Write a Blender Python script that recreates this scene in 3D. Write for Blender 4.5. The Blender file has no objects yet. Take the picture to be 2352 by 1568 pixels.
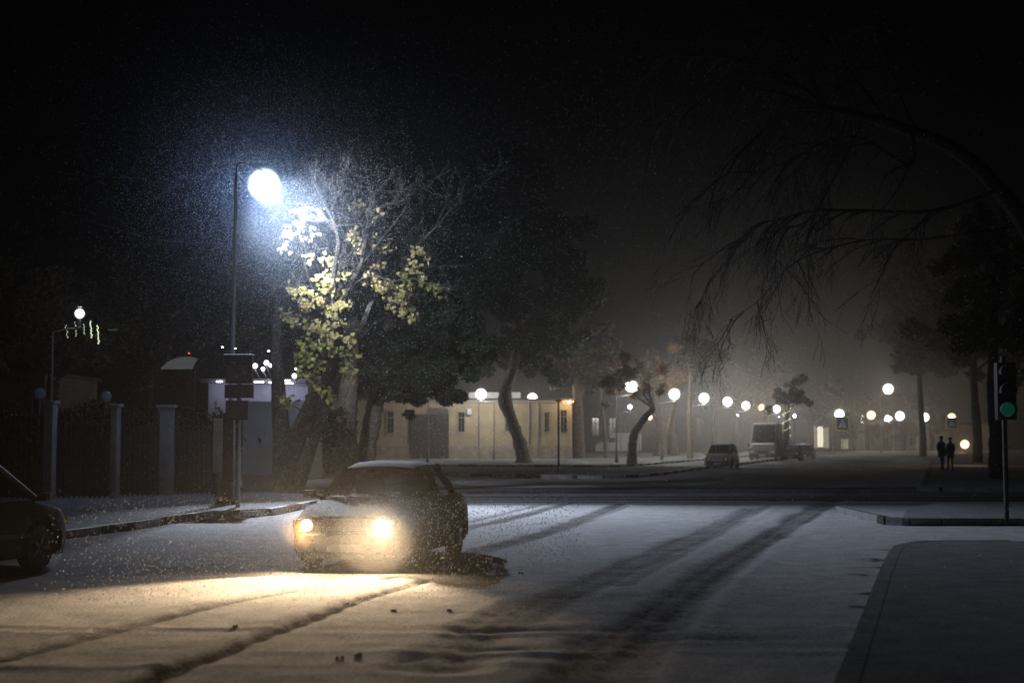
import bpy, bmesh, math, random
import numpy as np
from mathutils import Vector, Matrix
R = math.radians
random.seed(7); rng = np.random.default_rng(11)
scene = bpy.context.scene
COL = scene.collection
# ------------------------------------------------------------------ camera model
F = 3266.7; PITCH = math.atan(228.0/F); CH = 1.75
cp, sp = math.cos(PITCH), math.sin(PITCH)
def ray(x, y):
    rx, ry = (x-1176)/F, (784-y)/F
    return Vector((rx, cp - ry*sp, sp + ry*cp))
def at(x, y, D):
    d = ray(x, y); k = D/d.y
    return Vector((d.x*k, D, CH + d.z*k))
def gr(x, y, z=0.0):
    d = ray(x, y); k = (z-CH)/d.z
    return Vector((d.x*k, d.y*k, z))
# ------------------------------------------------------------------ helpers
class MB:
    def __init__(s): s.v=[]; s.f=[]; s.m=[]
    def add(s, vs, fs, mi=0):
        b=len(s.v); s.v += [tuple(v) for v in vs]
        s.f += [tuple(i+b for i in f) for f in fs]; s.m += [mi]*len(fs)
    def box(s, c, d, mi=0, rot=None, taper=1.0, bev=0.0):
        x,y,z = d[0]/2,d[1]/2,d[2]/2
        if bev <= 0:
            vs=[(-x,-y,-z),(x,-y,-z),(x,y,-z),(-x,y,-z),(-x*taper,-y*taper,z),(x*taper,-y*taper,z),(x*taper,y*taper,z),(-x*taper,y*taper,z)]
            fs=[(3,2,1,0),(4,5,6,7),(0,1,5,4),(1,2,6,5),(2,3,7,6),(3,0,4,7)]
        else:
            bm=bmesh.new(); bmesh.ops.create_cube(bm,size=1)
            for v in bm.verts: v.co=Vector((v.co.x*2*x,v.co.y*2*y,v.co.z*2*z))
            bmesh.ops.bevel(bm,geom=bm.edges[:],offset=min(bev,.45*min(d)),segments=2,affect='EDGES',profile=.6)
            bm.verts.index_update(); vs=[v.co.copy() for v in bm.verts]; fs=[[v.index for v in f.verts] for f in bm.faces]; bm.free()
        c=Vector(c)
        if rot is not None: vs=[rot@Vector(v) for v in vs]
        s.add([Vector(v)+c for v in vs], fs, mi)
    def tube(s, pts, rad, n=8, mi=0, cap=True):
        pts=[Vector(p) for p in pts]
        if not hasattr(rad,'__len__'): rad=[rad]*len(pts)
        vs=[]; prev=None
        for i,p in enumerate(pts):
            t=(pts[min(i+1,len(pts)-1)]-pts[max(i-1,0)])
            if t.length<1e-6: t=Vector((0,0,1))
            t.normalize()
            if prev is None:
                a=Vector((1,0,0)) if abs(t.x)<.9 else Vector((0,1,0))
                u=t.cross(a).normalized()
            else:
                u=prev-t*prev.dot(t)
                u = u.normalized() if u.length>1e-6 else t.orthogonal().normalized()
            prev=u; w=t.cross(u)
            for k in range(n):
                a=2*math.pi*k/n
                vs.append(p+(u*math.cos(a)+w*math.sin(a))*rad[i])
        fs=[]
        for i in range(len(pts)-1):
            for k in range(n):
                k2=(k+1)%n
                fs.append((i*n+k,i*n+k2,(i+1)*n+k2,(i+1)*n+k))
        if cap:
            fs.append(tuple(range(n-1,-1,-1))); fs.append(tuple((len(pts)-1)*n+k for k in range(n)))
        s.add(vs,fs,mi)
    def lathe(s, c, prof, n=16, mi=0, axis='z'):
        c=Vector(c); vs=[]; fs=[]
        for (r,h) in prof:
            for k in range(n):
                a=2*math.pi*k/n; p=(r*math.cos(a),r*math.sin(a),h)
                if axis=='y': p=(p[0],p[2],p[1])
                if axis=='x': p=(p[2],p[0],p[1])
                vs.append(Vector(p)+c)
        m=len(prof)
        for i in range(m-1):
            for k in range(n):
                k2=(k+1)%n; fs.append((i*n+k,i*n+k2,(i+1)*n+k2,(i+1)*n+k))
        fs.append(tuple(range(n-1,-1,-1))); fs.append(tuple((m-1)*n+k for k in range(n)))
        s.add(vs,fs,mi)
    def grid(s, P, mi=0):
        nr,nc=len(P),len(P[0]); vs=[p for r in P for p in r]
        fs=[(i*nc+j,i*nc+j+1,(i+1)*nc+j+1,(i+1)*nc+j) for i in range(nr-1) for j in range(nc-1)]
        s.add(vs,fs,mi)
    def build(s, name, mats, parent=None, smooth=True, angle=40, mods=None):
        me=bpy.data.meshes.new(name); me.from_pydata(s.v,[],s.f); 
        if not isinstance(mats,(list,tuple)): mats=[mats]
        for m in mats: me.materials.append(m)
        me.polygons.foreach_set('material_index', s.m)
        o=bpy.data.objects.new(name,me); COL.objects.link(o)
        if mods!='raw':
            bm=bmesh.new(); bm.from_mesh(me); bmesh.ops.recalc_face_normals(bm,faces=bm.faces); bm.to_mesh(me); bm.free()
        if smooth:
            me.polygons.foreach_set('use_smooth',[True]*len(me.polygons))
            try: me.set_sharp_from_angle(angle=R(angle))
            except Exception: pass
        me.update()
        if parent: o.parent=parent
        return o
def tag(o,label=None,cat=None,group=None,kind=None):
    if label: o['label']=label
    if cat: o['category']=cat
    if group: o['group']=group
    if kind: o['kind']=kind
    return o
def empty(name,loc,rz=0,label=None,cat=None,group=None):
    o=bpy.data.objects.new(name,None); COL.objects.link(o); o.location=loc; o.rotation_euler=(0,0,rz)
    o.empty_display_size=.3
    return tag(o,label,cat,group)
def copy_tree(o,parent=None):
    c=o.copy(); COL.objects.link(c); c.parent=parent
    for ch in [x for x in bpy.data.objects if x.parent==o]: copy_tree(ch,c)
    return c
def raw_mesh(name, V, n_per, mats, parent=None, cols=None, tri=True, midx=None):
    """V: (N*n_per,3) vertices, polygons of n_per consecutive vertices"""
    nf=len(V)//n_per; me=bpy.data.meshes.new(name)
    me.vertices.add(len(V)); me.vertices.foreach_set('co',np.asarray(V,dtype=np.float32).ravel())
    me.loops.add(len(V)); me.loops.foreach_set('vertex_index',np.arange(len(V),dtype=np.int32))
    me.polygons.add(nf); me.polygons.foreach_set('loop_start',np.arange(nf,dtype=np.int32)*n_per)
    try: me.polygons.foreach_set('loop_total',np.full(nf,n_per,dtype=np.int32))
    except Exception: pass
    if not isinstance(mats,(list,tuple)): mats=[mats]
    for m in mats: me.materials.append(m)
    if midx is not None: me.polygons.foreach_set('material_index',np.asarray(midx,dtype=np.int32))
    if cols is not None:
        a=me.attributes.new('tone','FLOAT','POINT'); a.data.foreach_set('value',np.asarray(cols,dtype=np.float32))
    me.update(calc_edges=True); me.validate()
    o=bpy.data.objects.new(name,me); COL.objects.link(o)
    if parent: o.parent=parent
    return o
# ------------------------------------------------------------------ materials
def newmat(name):
    m=bpy.data.materials.new(name); m.use_nodes=True; nt=m.node_tree
    b=nt.nodes['Principled BSDF']; return m,nt,b
def mat(name,col,rough=.7,metal=0,noise=0,nscale=8,bump=0,bscale=30,spec=.3,coat=0):
    m,nt,b=newmat(name); b.inputs['Base Color'].default_value=(*col,1)
    b.inputs['Roughness'].default_value=rough; b.inputs['Metallic'].default_value=metal
    b.inputs['Specular IOR Level'].default_value=spec; b.inputs['Coat Weight'].default_value=coat
    tc=nt.nodes.new('ShaderNodeTexCoord')
    if noise:
        n=nt.nodes.new('ShaderNodeTexNoise'); n.inputs['Scale'].default_value=nscale; n.inputs['Detail'].default_value=6
        nt.links.new(tc.outputs['Object'],n.inputs['Vector'])
        r=nt.nodes.new('ShaderNodeMapRange'); r.inputs['From Min'].default_value=.3; r.inputs['From Max'].default_value=.7
        r.inputs['To Min'].default_value=1-noise; r.inputs['To Max'].default_value=1+noise
        nt.links.new(n.outputs['Fac'],r.inputs['Value'])
        mx=nt.nodes.new('ShaderNodeVectorMath'); mx.operation='SCALE'; mx.inputs[0].default_value=col
        nt.links.new(r.outputs['Result'],mx.inputs['Scale']); nt.links.new(mx.outputs['Vector'],b.inputs['Base Color'])
    if bump:
        n=nt.nodes.new('ShaderNodeTexNoise'); n.inputs['Scale'].default_value=bscale; n.inputs['Detail'].default_value=5
        nt.links.new(tc.outputs['Object'],n.inputs['Vector'])
        bp=nt.nodes.new('ShaderNodeBump'); bp.inputs['Strength'].default_value=bump; bp.inputs['Distance'].default_value=.02
        nt.links.new(n.outputs['Fac'],bp.inputs['Height']); nt.links.new(bp.outputs['Normal'],b.inputs['Normal'])
    return m
def emit(name,col,strength,through=False):
    m=bpy.data.materials.new(name); m.use_nodes=True; nt=m.node_tree; nt.nodes.clear()
    o=nt.nodes.new('ShaderNodeOutputMaterial'); e=nt.nodes.new('ShaderNodeEmission')
    e.inputs['Color'].default_value=(*col,1); e.inputs['Strength'].default_value=strength
    if through=='soft':   # soft glow: lamp glare put into emission that fades towards the rim
        lw=nt.nodes.new('ShaderNodeLayerWeight'); lw.inputs['Blend'].default_value=.5; sb=nt.nodes.new('ShaderNodeMath'); sb.operation='SUBTRACT'; sb.inputs[0].default_value=1; nt.links.new(lw.outputs['Facing'],sb.inputs[1])
        pw=nt.nodes.new('ShaderNodeMath'); pw.operation='POWER'; pw.inputs[1].default_value=14; nt.links.new(sb.outputs[0],pw.inputs[0]); ml=nt.nodes.new('ShaderNodeMath'); ml.operation='MULTIPLY'; ml.inputs[1].default_value=strength; nt.links.new(pw.outputs[0],ml.inputs[0]); nt.links.new(ml.outputs[0],e.inputs['Strength'])
    if through:   # clear glass that also glows: the lamp inside shines out through it
        t=nt.nodes.new('ShaderNodeBsdfTransparent'); a=nt.nodes.new('ShaderNodeAddShader')
        nt.links.new(e.outputs[0],a.inputs[0]); nt.links.new(t.outputs[0],a.inputs[1]); nt.links.new(a.outputs[0],o.inputs['Surface'])
        m.cycles.emission_sampling='NONE'
    else: nt.links.new(e.outputs[0],o.inputs['Surface'])
    return m
def glassmat(name,tint=(.35,.38,.38),gloss=.12):
    m=bpy.data.materials.new(name); m.use_nodes=True; nt=m.node_tree; nt.nodes.clear()
    o=nt.nodes.new('ShaderNodeOutputMaterial'); t=nt.nodes.new('ShaderNodeBsdfTransparent'); t.inputs['Color'].default_value=(*tint,1)
    g=nt.nodes.new('ShaderNodeBsdfGlossy'); g.inputs['Roughness'].default_value=.08; g.inputs['Color'].default_value=(.8,.8,.8,1)
    x=nt.nodes.new('ShaderNodeMixShader'); x.inputs['Fac'].default_value=gloss
    nt.links.new(t.outputs[0],x.inputs[1]); nt.links.new(g.outputs[0],x.inputs[2]); nt.links.new(x.outputs[0],o.inputs['Surface'])
    return m
M={}
M['paint']=mat('car_paint',(.022,.02,.018),.6,.0,noise=.12,nscale=20,spec=.07)
M['paint2']=mat('dark_green_paint',(.01,.013,.01),.5,.0,coat=.05,spec=.1,noise=.15,nscale=12)
M['silver']=mat('silver_paint',(.5,.51,.53),.4,.2,coat=.4,noise=.1,nscale=10)
M['vanpaint']=mat('van_paint',(.13,.13,.135),.45,.1,coat=.3,noise=.15)
M['black']=mat('black_plastic',(.02,.02,.02),.6,noise=.2)
M['rubber']=mat('rubber',(.02,.02,.02),.85,noise=.3,bump=.3)
M['rim']=mat('rim_metal',(.35,.35,.36),.4,.8,noise=.2)
M['chrome']=mat('chrome',(.75,.75,.75),.15,1)
M['plate']=mat('plate',(.4,.4,.4),.5,noise=.1)
M['seat']=mat('seat_cloth',(.05,.045,.04),.9,noise=.2)
M['glass']=glassmat('car_glass',(.72,.74,.73),.06); M['glass2']=glassmat('dark_glass',(.12,.12,.13),.15)
M['metal']=mat('grey_metal',(.22,.22,.23),.5,.6,noise=.2,nscale=15)
M['darkmetal']=mat('dark_metal',(.035,.035,.037),.55,.3,noise=.3,nscale=10)
M['concrete']=mat('concrete',(.27,.26,.25),.9,noise=.25,nscale=3,bump=.4)
M['plaster_w']=mat('white_plaster',(.5,.52,.53),.9,noise=.12,nscale=1.5,bump=.3)
M['plaster_o']=mat('ochre_plaster',(.33,.28,.2),.9,noise=.16,nscale=.8,bump=.3)
M['plinth']=mat('grey_plinth',(.25,.23,.2),.9,noise=.2,nscale=2,bump=.3)
M['trim']=mat('pale_trim',(.27,.25,.21),.85,noise=.15)
M['darkwall']=mat('dark_render',(.09,.085,.08),.9,noise=.25,nscale=.7)
M['shopwall']=mat('grey_cladding',(.22,.22,.26),.7,noise=.1,nscale=2)
M['roofing']=mat('dark_roofing',(.05,.05,.052),.85,noise=.3)
M['wood']=mat('dark_gate_boards',(.055,.05,.058),.8,noise=.3,nscale=5)
M['bark']=mat('rough_bark',(.13,.112,.088),.95,noise=.5,nscale=9,bump=1.0,bscale=22)
M['bark2']=mat('pale_bark',(.085,.082,.072),.9,noise=.35,nscale=9,bump=.6)
M['darkbark']=mat('dark_bark',(.018,.016,.014),.95,noise=.4,nscale=6,bump=.6)
M['snow']=mat('snow_cover',(.72,.73,.76),.75,noise=.08,nscale=6,bump=.4,bscale=25)
M['kerb_dark']=mat('kerb_black_paint',(.035,.033,.03),.85,noise=.4,nscale=5)
M['kerb_pale']=mat('kerb_snow_dusted',(.24,.23,.22),.85,noise=.4,nscale=5)
M['dirt']=mat('dirt',(.035,.03,.022),.95,noise=.4)
M['signblue']=mat('sign_blue',(.03,.09,.45),.4); M['signyellow']=mat('sign_yellow',(.75,.75,.05),.4); M['signwhite']=mat('sign_white',(.8,.8,.8),.4)
M['coat']=mat('dark_coat',(.02,.02,.024),.9,noise=.2); M['skin']=mat('skin',(.35,.22,.16),.6); M['trouser']=mat('dark_trousers',(.018,.018,.02),.9)
M['hairm']=mat('dark_hat',(.02,.018,.016),.9)
M['redlens']=mat('red_lens',(.25,.01,.01),.25); M['orangelens']=mat('orange_lens',(.4,.15,.02),.25)
def leafmat(name,stops,trans=.25):
    m,nt,b=newmat(name); a=nt.nodes.new('ShaderNodeAttribute'); a.attribute_name='tone'
    r=nt.nodes.new('ShaderNodeValToRGB'); nt.links.new(a.outputs['Fac'],r.inputs['Fac'])
    e=r.color_ramp.elements; e[0].position=stops[0][0]; e[0].color=(*stops[0][1],1); e[1].position=stops[-1][0]; e[1].color=(*stops[-1][1],1)
    for p,c in stops[1:-1]: q=e.new(p); q.color=(*c,1)
    nt.links.new(r.outputs['Color'],b.inputs['Base Color']); b.inputs['Roughness'].default_value=.7; b.inputs['Specular IOR Level'].default_value=.2
    if trans:
        t=nt.nodes.new('ShaderNodeBsdfTranslucent'); nt.links.new(r.outputs['Color'],t.inputs['Color'])
        x=nt.nodes.new('ShaderNodeMixShader'); x.inputs['Fac'].default_value=trans
        nt.links.new(b.outputs[0],x.inputs[1]); nt.links.new(t.outputs[0],x.inputs[2]); nt.links.new(x.outputs[0],nt.nodes['Material Output'].inputs['Surface'])
    return m
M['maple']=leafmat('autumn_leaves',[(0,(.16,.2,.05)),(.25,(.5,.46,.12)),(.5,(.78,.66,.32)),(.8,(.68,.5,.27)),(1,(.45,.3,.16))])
M['needle']=leafmat('dark_needles',[(0,(.012,.022,.014)),(.6,(.03,.05,.03)),(1,(.06,.085,.05))],.1)
M['leafdark']=leafmat('dark_leaves',[(0,(.012,.014,.01)),(.6,(.035,.035,.02)),(1,(.09,.07,.03))],.15)
M['leafrust']=leafmat('rust_leaves',[(0,(.12,.07,.03)),(.6,(.3,.18,.08)),(1,(.45,.32,.16))],.3)
# lamps
WARM=(1,.86,.62); COOL=(.62,.78,1.0); ORANGE=(1,.62,.3); NEUT=(1,.95,.86)
M['e_warm']=emit('warm_globe_glow',NEUT,60,'soft'); M['e_cool']=emit('cool_lamp_glare',(.8,.9,1),60,'soft')
M['e_orange']=emit('orange_globe_glow',(1,.62,.3),34,'soft'); M['e_white']=emit('white_led',(.9,.88,1),45,'soft'); M['e_head']=emit('headlight_glass',(1,.9,.68),260,True)
M['e_head2']=emit('amber_headlight_glass',(1,.7,.34),3.2,True); M['e_tube']=emit('tube_light',(.85,.85,1),6,True); M['e_shop']=emit('lit_shop_window',(1,.92,.7),2.2); M['e_shop2']=emit('lit_shop_curtain',(1,.88,.62),.5)
M['e_green']=emit('green_signal',(.03,.55,.38),.07); M['e_bulb']=emit('fairy_bulb',(.85,1,.6),1.6,True); M['e_red']=emit('red_point',(1,.05,.05),3,True)
M['e_violet']=emit('violet_bulb',(1,.45,1),16,True); M['e_glow']=emit('tent_glow',(.55,.65,.62),.13); M['e_blue']=emit('blue_point',(.4,.5,1),5,True); M['e_greenbulb']=emit('green_bulb',(.3,1,.6),1.2,True)
def point(name,loc,power,col,rad,parent=None,typ='POINT',rot=None,spot=None,blend=1):
    l=bpy.data.lights.new(name,typ); l.energy=power; l.color=col; l.shadow_soft_size=rad
    if typ=='SPOT': l.spot_size=spot; l.spot_blend=blend
    o=bpy.data.objects.new(name,l); COL.objects.link(o); o.location=loc
    if rot: o.rotation_euler=rot
    if parent: o.parent=parent
    return o
# ------------------------------------------------------------------ GROUND
def poly_prism(name,pts,z0,z1,mats,parent=None,label=None,kind='structure',sub=0):
    bm=bmesh.new(); vs=[bm.verts.new((p[0],p[1],z1)) for p in pts]; f=bm.faces.new(vs)
    if f.normal.z<0: f.normal_flip()
    r=bmesh.ops.extrude_face_region(bm,geom=[f]); 
    for g in r['geom']:
        if isinstance(g,bmesh.types.BMVert): g.co.z=z0
    bmesh.ops.recalc_face_normals(bm,faces=bm.faces)
    me=bpy.data.meshes.new(name); bm.to_mesh(me); bm.free(); me.materials.append(mats)
    o=bpy.data.objects.new(name,me); COL.objects.link(o)
    if kind: o['kind']=kind
    return o
def snowmat(name,use_attr,dark=(.045,.045,.05),light=(.60,.61,.64)):
    m,nt,b=newmat(name); N=nt.nodes.new; L=nt.links.new
    geo=N('ShaderNodeNewGeometry')
    def noise(sc,det=5,rough=.6,vec=None):
        n=N('ShaderNodeTexNoise'); n.inputs['Scale'].default_value=sc; n.inputs['Detail'].default_value=det; n.inputs['Roughness'].default_value=rough
        L(vec or geo.outputs['Position'],n.inputs['Vector']); return n
    n1=noise(.9,8,.65); n2=noise(14,6,.7); n3=noise(60,3,.6)
    ramp=N('ShaderNodeMapRange'); ramp.inputs['From Min'].default_value=.3; ramp.inputs['From Max'].default_value=.75; ramp.inputs['To Min'].default_value=1; ramp.inputs['To Max'].default_value=.84
    L(n1.outputs['Fac'],ramp.inputs['Value'])
    fac=ramp.outputs['Result']
    if use_attr:
        a=N('ShaderNodeAttribute'); a.attribute_name='cover'
        # ragged edge: noise eats at the worn parts
        s=N('ShaderNodeMath'); s.operation='SUBTRACT'; s.inputs[1].default_value=.5; L(n2.outputs['Fac'],s.inputs[0])
        w=N('ShaderNodeMath'); w.operation='SUBTRACT'; w.inputs[0].default_value=1; L(a.outputs['Fac'],w.inputs[1])
        ww=N('ShaderNodeMath'); ww.operation='MULTIPLY'; L(w.outputs[0],ww.inputs[0]); L(s.outputs[0],ww.inputs[1])
        q=N('ShaderNodeMath'); q.operation='MULTIPLY_ADD'; q.inputs[1].default_value=1.6; L(ww.outputs[0],q.inputs[0]); L(a.outputs['Fac'],q.inputs[2])
        c=N('ShaderNodeClamp'); L(q.outputs[0],c.inputs['Value'])
        mu=N('ShaderNodeMath'); mu.operation='MULTIPLY'; L(c.outputs[0],mu.inputs[0]); L(fac,mu.inputs[1]); fac=mu.outputs[0]
    mx=N('ShaderNodeMix'); mx.data_type='RGBA'; mx.inputs['A'].default_value=(*dark,1); mx.inputs['B'].default_value=(*light,1)
    L(fac,mx.inputs['Factor']); gm=N('ShaderNodeMapRange'); gm.inputs['From Min'].default_value=.3; gm.inputs['From Max'].default_value=.7; gm.inputs['To Min'].default_value=.5; gm.inputs['To Max'].default_value=1.3
    n5=noise(28,4,.75); L(n5.outputs['Fac'],gm.inputs['Value'])
    n6=noise(7.5,2,.5); sp_=N('ShaderNodeMapRange'); sp_.inputs['From Min'].default_value=.70; sp_.inputs['From Max'].default_value=.76; sp_.inputs['To Min'].default_value=1; sp_.inputs['To Max'].default_value=.35; L(n6.outputs['Fac'],sp_.inputs['Value'])
    n7=noise(2.6,6,.7); m7=N('ShaderNodeMapRange'); m7.inputs['From Min'].default_value=.35; m7.inputs['From Max'].default_value=.65; m7.inputs['To Min'].default_value=.78; m7.inputs['To Max'].default_value=1.1; L(n7.outputs['Fac'],m7.inputs['Value'])
    g3=N('ShaderNodeMath'); g3.operation='MULTIPLY'; L(gm.outputs[0],g3.inputs[0]); L(m7.outputs[0],g3.inputs[1])
    g2=N('ShaderNodeMath'); g2.operation='MULTIPLY'; L(g3.outputs[0],g2.inputs[0]); L(sp_.outputs[0],g2.inputs[1])
    sv=N('ShaderNodeVectorMath'); sv.operation='SCALE'; L(mx.outputs['Result'],sv.inputs[0]); L(g2.outputs[0],sv.inputs['Scale']); L(sv.outputs[0],b.inputs['Base Color'])
    b.inputs['Roughness'].default_value=.95; b.inputs['Specular IOR Level'].default_value=.0
    ad=N('ShaderNodeMath'); ad.operation='ADD'; L(n2.outputs['Fac'],ad.inputs[0]); L(n3.outputs['Fac'],ad.inputs[1])
    bp=N('ShaderNodeBump'); bp.inputs['Strength'].default_value=.8; bp.inputs['Distance'].default_value=.018
    L(ad.outputs[0],bp.inputs['Height']); L(bp.outputs['Normal'],b.inputs['Normal'])
    return m
M['snowroad']=snowmat('snowy_road',True); M['shadepave']=snowmat('shade_darkened_pavement',False,light=(.30,.305,.32)); M['snowpave']=snowmat('snowy_pavement',False,light=(.36,.365,.38))  # right-hand pavements get a darker copy: shade put into the snow colour
g=MB(); g.grid([[(x,y,-.06) for x in np.linspace(-150,230,20)] for y in np.linspace(-25,420,24)])
o=g.build('ground',M['snowpave']); o['kind']='structure'
# road grid
xs=np.concatenate([np.linspace(-60,-11,40,endpoint=False),np.arange(-11,13,.1),np.linspace(13,30,60,endpoint=False),np.linspace(30,90,50)])
ys=np.concatenate([np.linspace(-20,6,16,endpoint=False),np.arange(6,34,.1),np.arange(34,70,.3),np.linspace(70,260,120)])
XX,YY=np.meshgrid(xs,ys)
def vnoise(x,y,seed):
    r=np.random.default_rng(seed); T=r.random((256,256)); xi=np.floor(x).astype(int); yi=np.floor(y).astype(int); fx=x-xi; fy=y-yi
    fx=fx*fx*(3-2*fx); fy=fy*fy*(3-2*fy)
    a=T[xi%256,yi%256]; b=T[(xi+1)%256,yi%256]; c=T[xi%256,(yi+1)%256]; d=T[(xi+1)%256,(yi+1)%256]
    return (a*(1-fx)+b*fx)*(1-fy)+(c*(1-fx)+d*fx)*fy-.5
def polyd(P):
    best=np.full(XX.shape,1e9)
    for (a,b) in zip(P[:-1],P[1:]):
        dx,dy=b[0]-a[0],b[1]-a[1]; t=np.clip(((XX-a[0])*dx+(YY-a[1])*dy)/(dx*dx+dy*dy),0,1)
        best=np.minimum(best,np.hypot(XX-a[0]-t*dx,YY-a[1]-t*dy))
    return best
def smooth(P,n=8):
    P=[Vector(p) for p in P]; out=[]
    for i in range(len(P)-1):
        p0,p1,p2,p3=P[max(i-1,0)],P[i],P[i+1],P[min(i+2,len(P)-1)]
        for k in range(n):
            t=k/n; out.append(.5*((2*p1)+(p2-p0)*t+(2*p0-5*p1+4*p2-p3)*t*t+(3*p1-p0-3*p2+p3)*t**3))
    out.append(P[-1]); return out
cover=np.ones(XX.shape); Z=.006*vnoise(XX*1.3,YY*1.3,1)+.008*vnoise(XX*4,YY*4,2)+.02*vnoise(XX*.35,YY*.9,3)
def track(px,w,amt,depth=.012):
    P=[gr(*p)[:2] for p in px]; P=[(p[0],p[1]) for p in smooth([Vector((a,b,0)) for a,b in P],5)]
    d=polyd(P); wob=1+.5*vnoise(XX*.8,YY*.8,int(px[0][0])); m=np.clip(1.9*(1.25-d/(w*wob)),0,1); m=m*m*(3-2*m)
    global cover,Z
    cover=np.minimum(cover,1-amt*m*np.clip(.92+.35*vnoise(XX*2.2,YY*2.2,5)+.55*vnoise(d*16+9,YY*.15,int(px[0][1])),0,1.15)); Z=Z-depth*m+depth*.5*np.exp(-((d-w*1.7)/.07)**2)
track([(900,1325),(760,1345),(635,1362),(488,1390),(342,1425),(210,1461),(98,1491),(-60,1530)],.125,1.0,.025)
track([(960,1335),(830,1376),(708,1422),(586,1466),(488,1508),(391,1540),(300,1585)],.125,1.0,.025)
track([(1960,1125),(1889,1161),(1678,1284),(1561,1366),(1491,1419),(1351,1524),(1270,1600)],.34,.72,.02)
track([(1860,1190),(1795,1218),(1637,1343),(1532,1442),(1433,1590)],.16,.42,.012)
track([(1731,1167),(1620,1223),(1491,1278),(1386,1325),(1250,1385),(1120,1450),(1000,1530)],.3,.6,.015)
track([(1800,1140),(1690,1205),(1560,1275),(1430,1345)],.12,.4,.01)
track([(1427,1156),(1269,1217),(1152,1249),(1082,1267)],.2,.72,.012)
track([(1440,1162),(1300,1215),(1180,1250),(1100,1272)],.1,.5,.01)
track([(1327,1150),(1169,1191),(1088,1208),(1000,1235)],.2,.65,.012)
track([(1280,1150),(1120,1188),(1060,1202)],.12,.5,.01)
track([(1169,1384),(1081,1436),(1006,1477),(900,1540)],.09,.35,.008)
track([(1240,1384),(1130,1450),(1040,1520)],.07,.3,.008)
# worn cross street
band=np.clip((YY-38.0)/1.5,0,1)*np.clip((56-YY)/3.5,0,1)
st=vnoise(XX*.06,YY*1.1,21)*1.2+vnoise(XX*.12+4,YY*2.3,22)*.7+vnoise(XX*.5,YY*3,23)*.4
cover=np.minimum(cover,1-band*np.clip(.62-.75*st,.1,.92))
# street beyond the junction: half worn
far=np.clip((YY-74)/10,0,1); cover=np.minimum(cover,1-far*np.clip(.55+.5*vnoise(XX*.25-YY*.07,YY*.05,31)+.3*vnoise(XX*1.2,YY*.2,32),0,.9))
for (px,py,rx,ry,dz) in [(1180,1447,.55,.16,.05),(1160,1492,.38,.13,.05),(1350,1368,.6,.22,.04),(1650,1465,.5,.15,.03)]:
    c=gr(px,py); e=((XX-c.x)/rx)**2+((YY-c.y)/ry)**2; Z-=dz*np.exp(-e); Z+=dz*.5*np.exp(-(((XX-c.x)/(rx*1.2))**2+((YY-c.y+ry*1.7)/(ry*.6))**2)); cover=np.minimum(cover,1-.35*np.exp(-e))  # hollows dented in and darkened: their shade also put into the colour
for (py,amp,sd) in [(1441,.018,1),(1457,.012,2),(1497,.02,3),(1405,.008,5),(1532,.012,6)]:
    y0=gr(700,py).y; yy=y0+.5*vnoise(XX*.3,XX*0,40+sd); Z+=amp*(vnoise(XX*.7,XX*0+sd,50+sd)+.6)*np.exp(-((YY-yy)/.12)**2)
# dirt patches by the right kerb
for (px,py,rx,ry) in [(2045,1262,.35,.25),(2020,1285,.25,.35),(2010,1303,.3,.2),(1995,1320,.2,.2),(2000,1365,.12,.25),(1975,1395,.1,.2),(1960,1480,.2,.15),(2085,1258,.3,.12)]:
    c=gr(px,py); e=((XX-c.x)/rx)**2+((YY-c.y)/ry)**2; cover=np.minimum(cover,1-.95*np.clip(2.2*np.exp(-e*1.6)*(.45+1.3*vnoise(XX*7,YY*5,8)+.6*vnoise(XX*2.5,YY*2,9)),0,1))
Z=np.where(YY>70,0,Z)
me=bpy.data.meshes.new('road'); nr,nc=XX.shape
me.vertices.add(nr*nc); me.vertices.foreach_set('co',np.stack([XX,YY,Z],-1).astype(np.float32).ravel())
ii=np.arange((nr-1)*(nc-1)); r_,c_=ii//(nc-1),ii%(nc-1); q=np.stack([r_*nc+c_,r_*nc+c_+1,(r_+1)*nc+c_+1,(r_+1)*nc+c_],-1).astype(np.int32)
me.loops.add(q.size); me.loops.foreach_set('vertex_index',q.ravel()); me.polygons.add(len(q)); me.polygons.foreach_set('loop_start',np.arange(len(q),dtype=np.int32)*4)
a=me.attributes.new('cover','FLOAT','POINT'); a.data.foreach_set('value',np.clip(cover,0,1).astype(np.float32).ravel())
me.update(calc_edges=True); me.polygons.foreach_set('use_smooth',[True]*len(q)); me.materials.append(M['snowroad'])
road=bpy.data.objects.new('road',me); COL.objects.link(road); road['kind']='structure'
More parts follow.
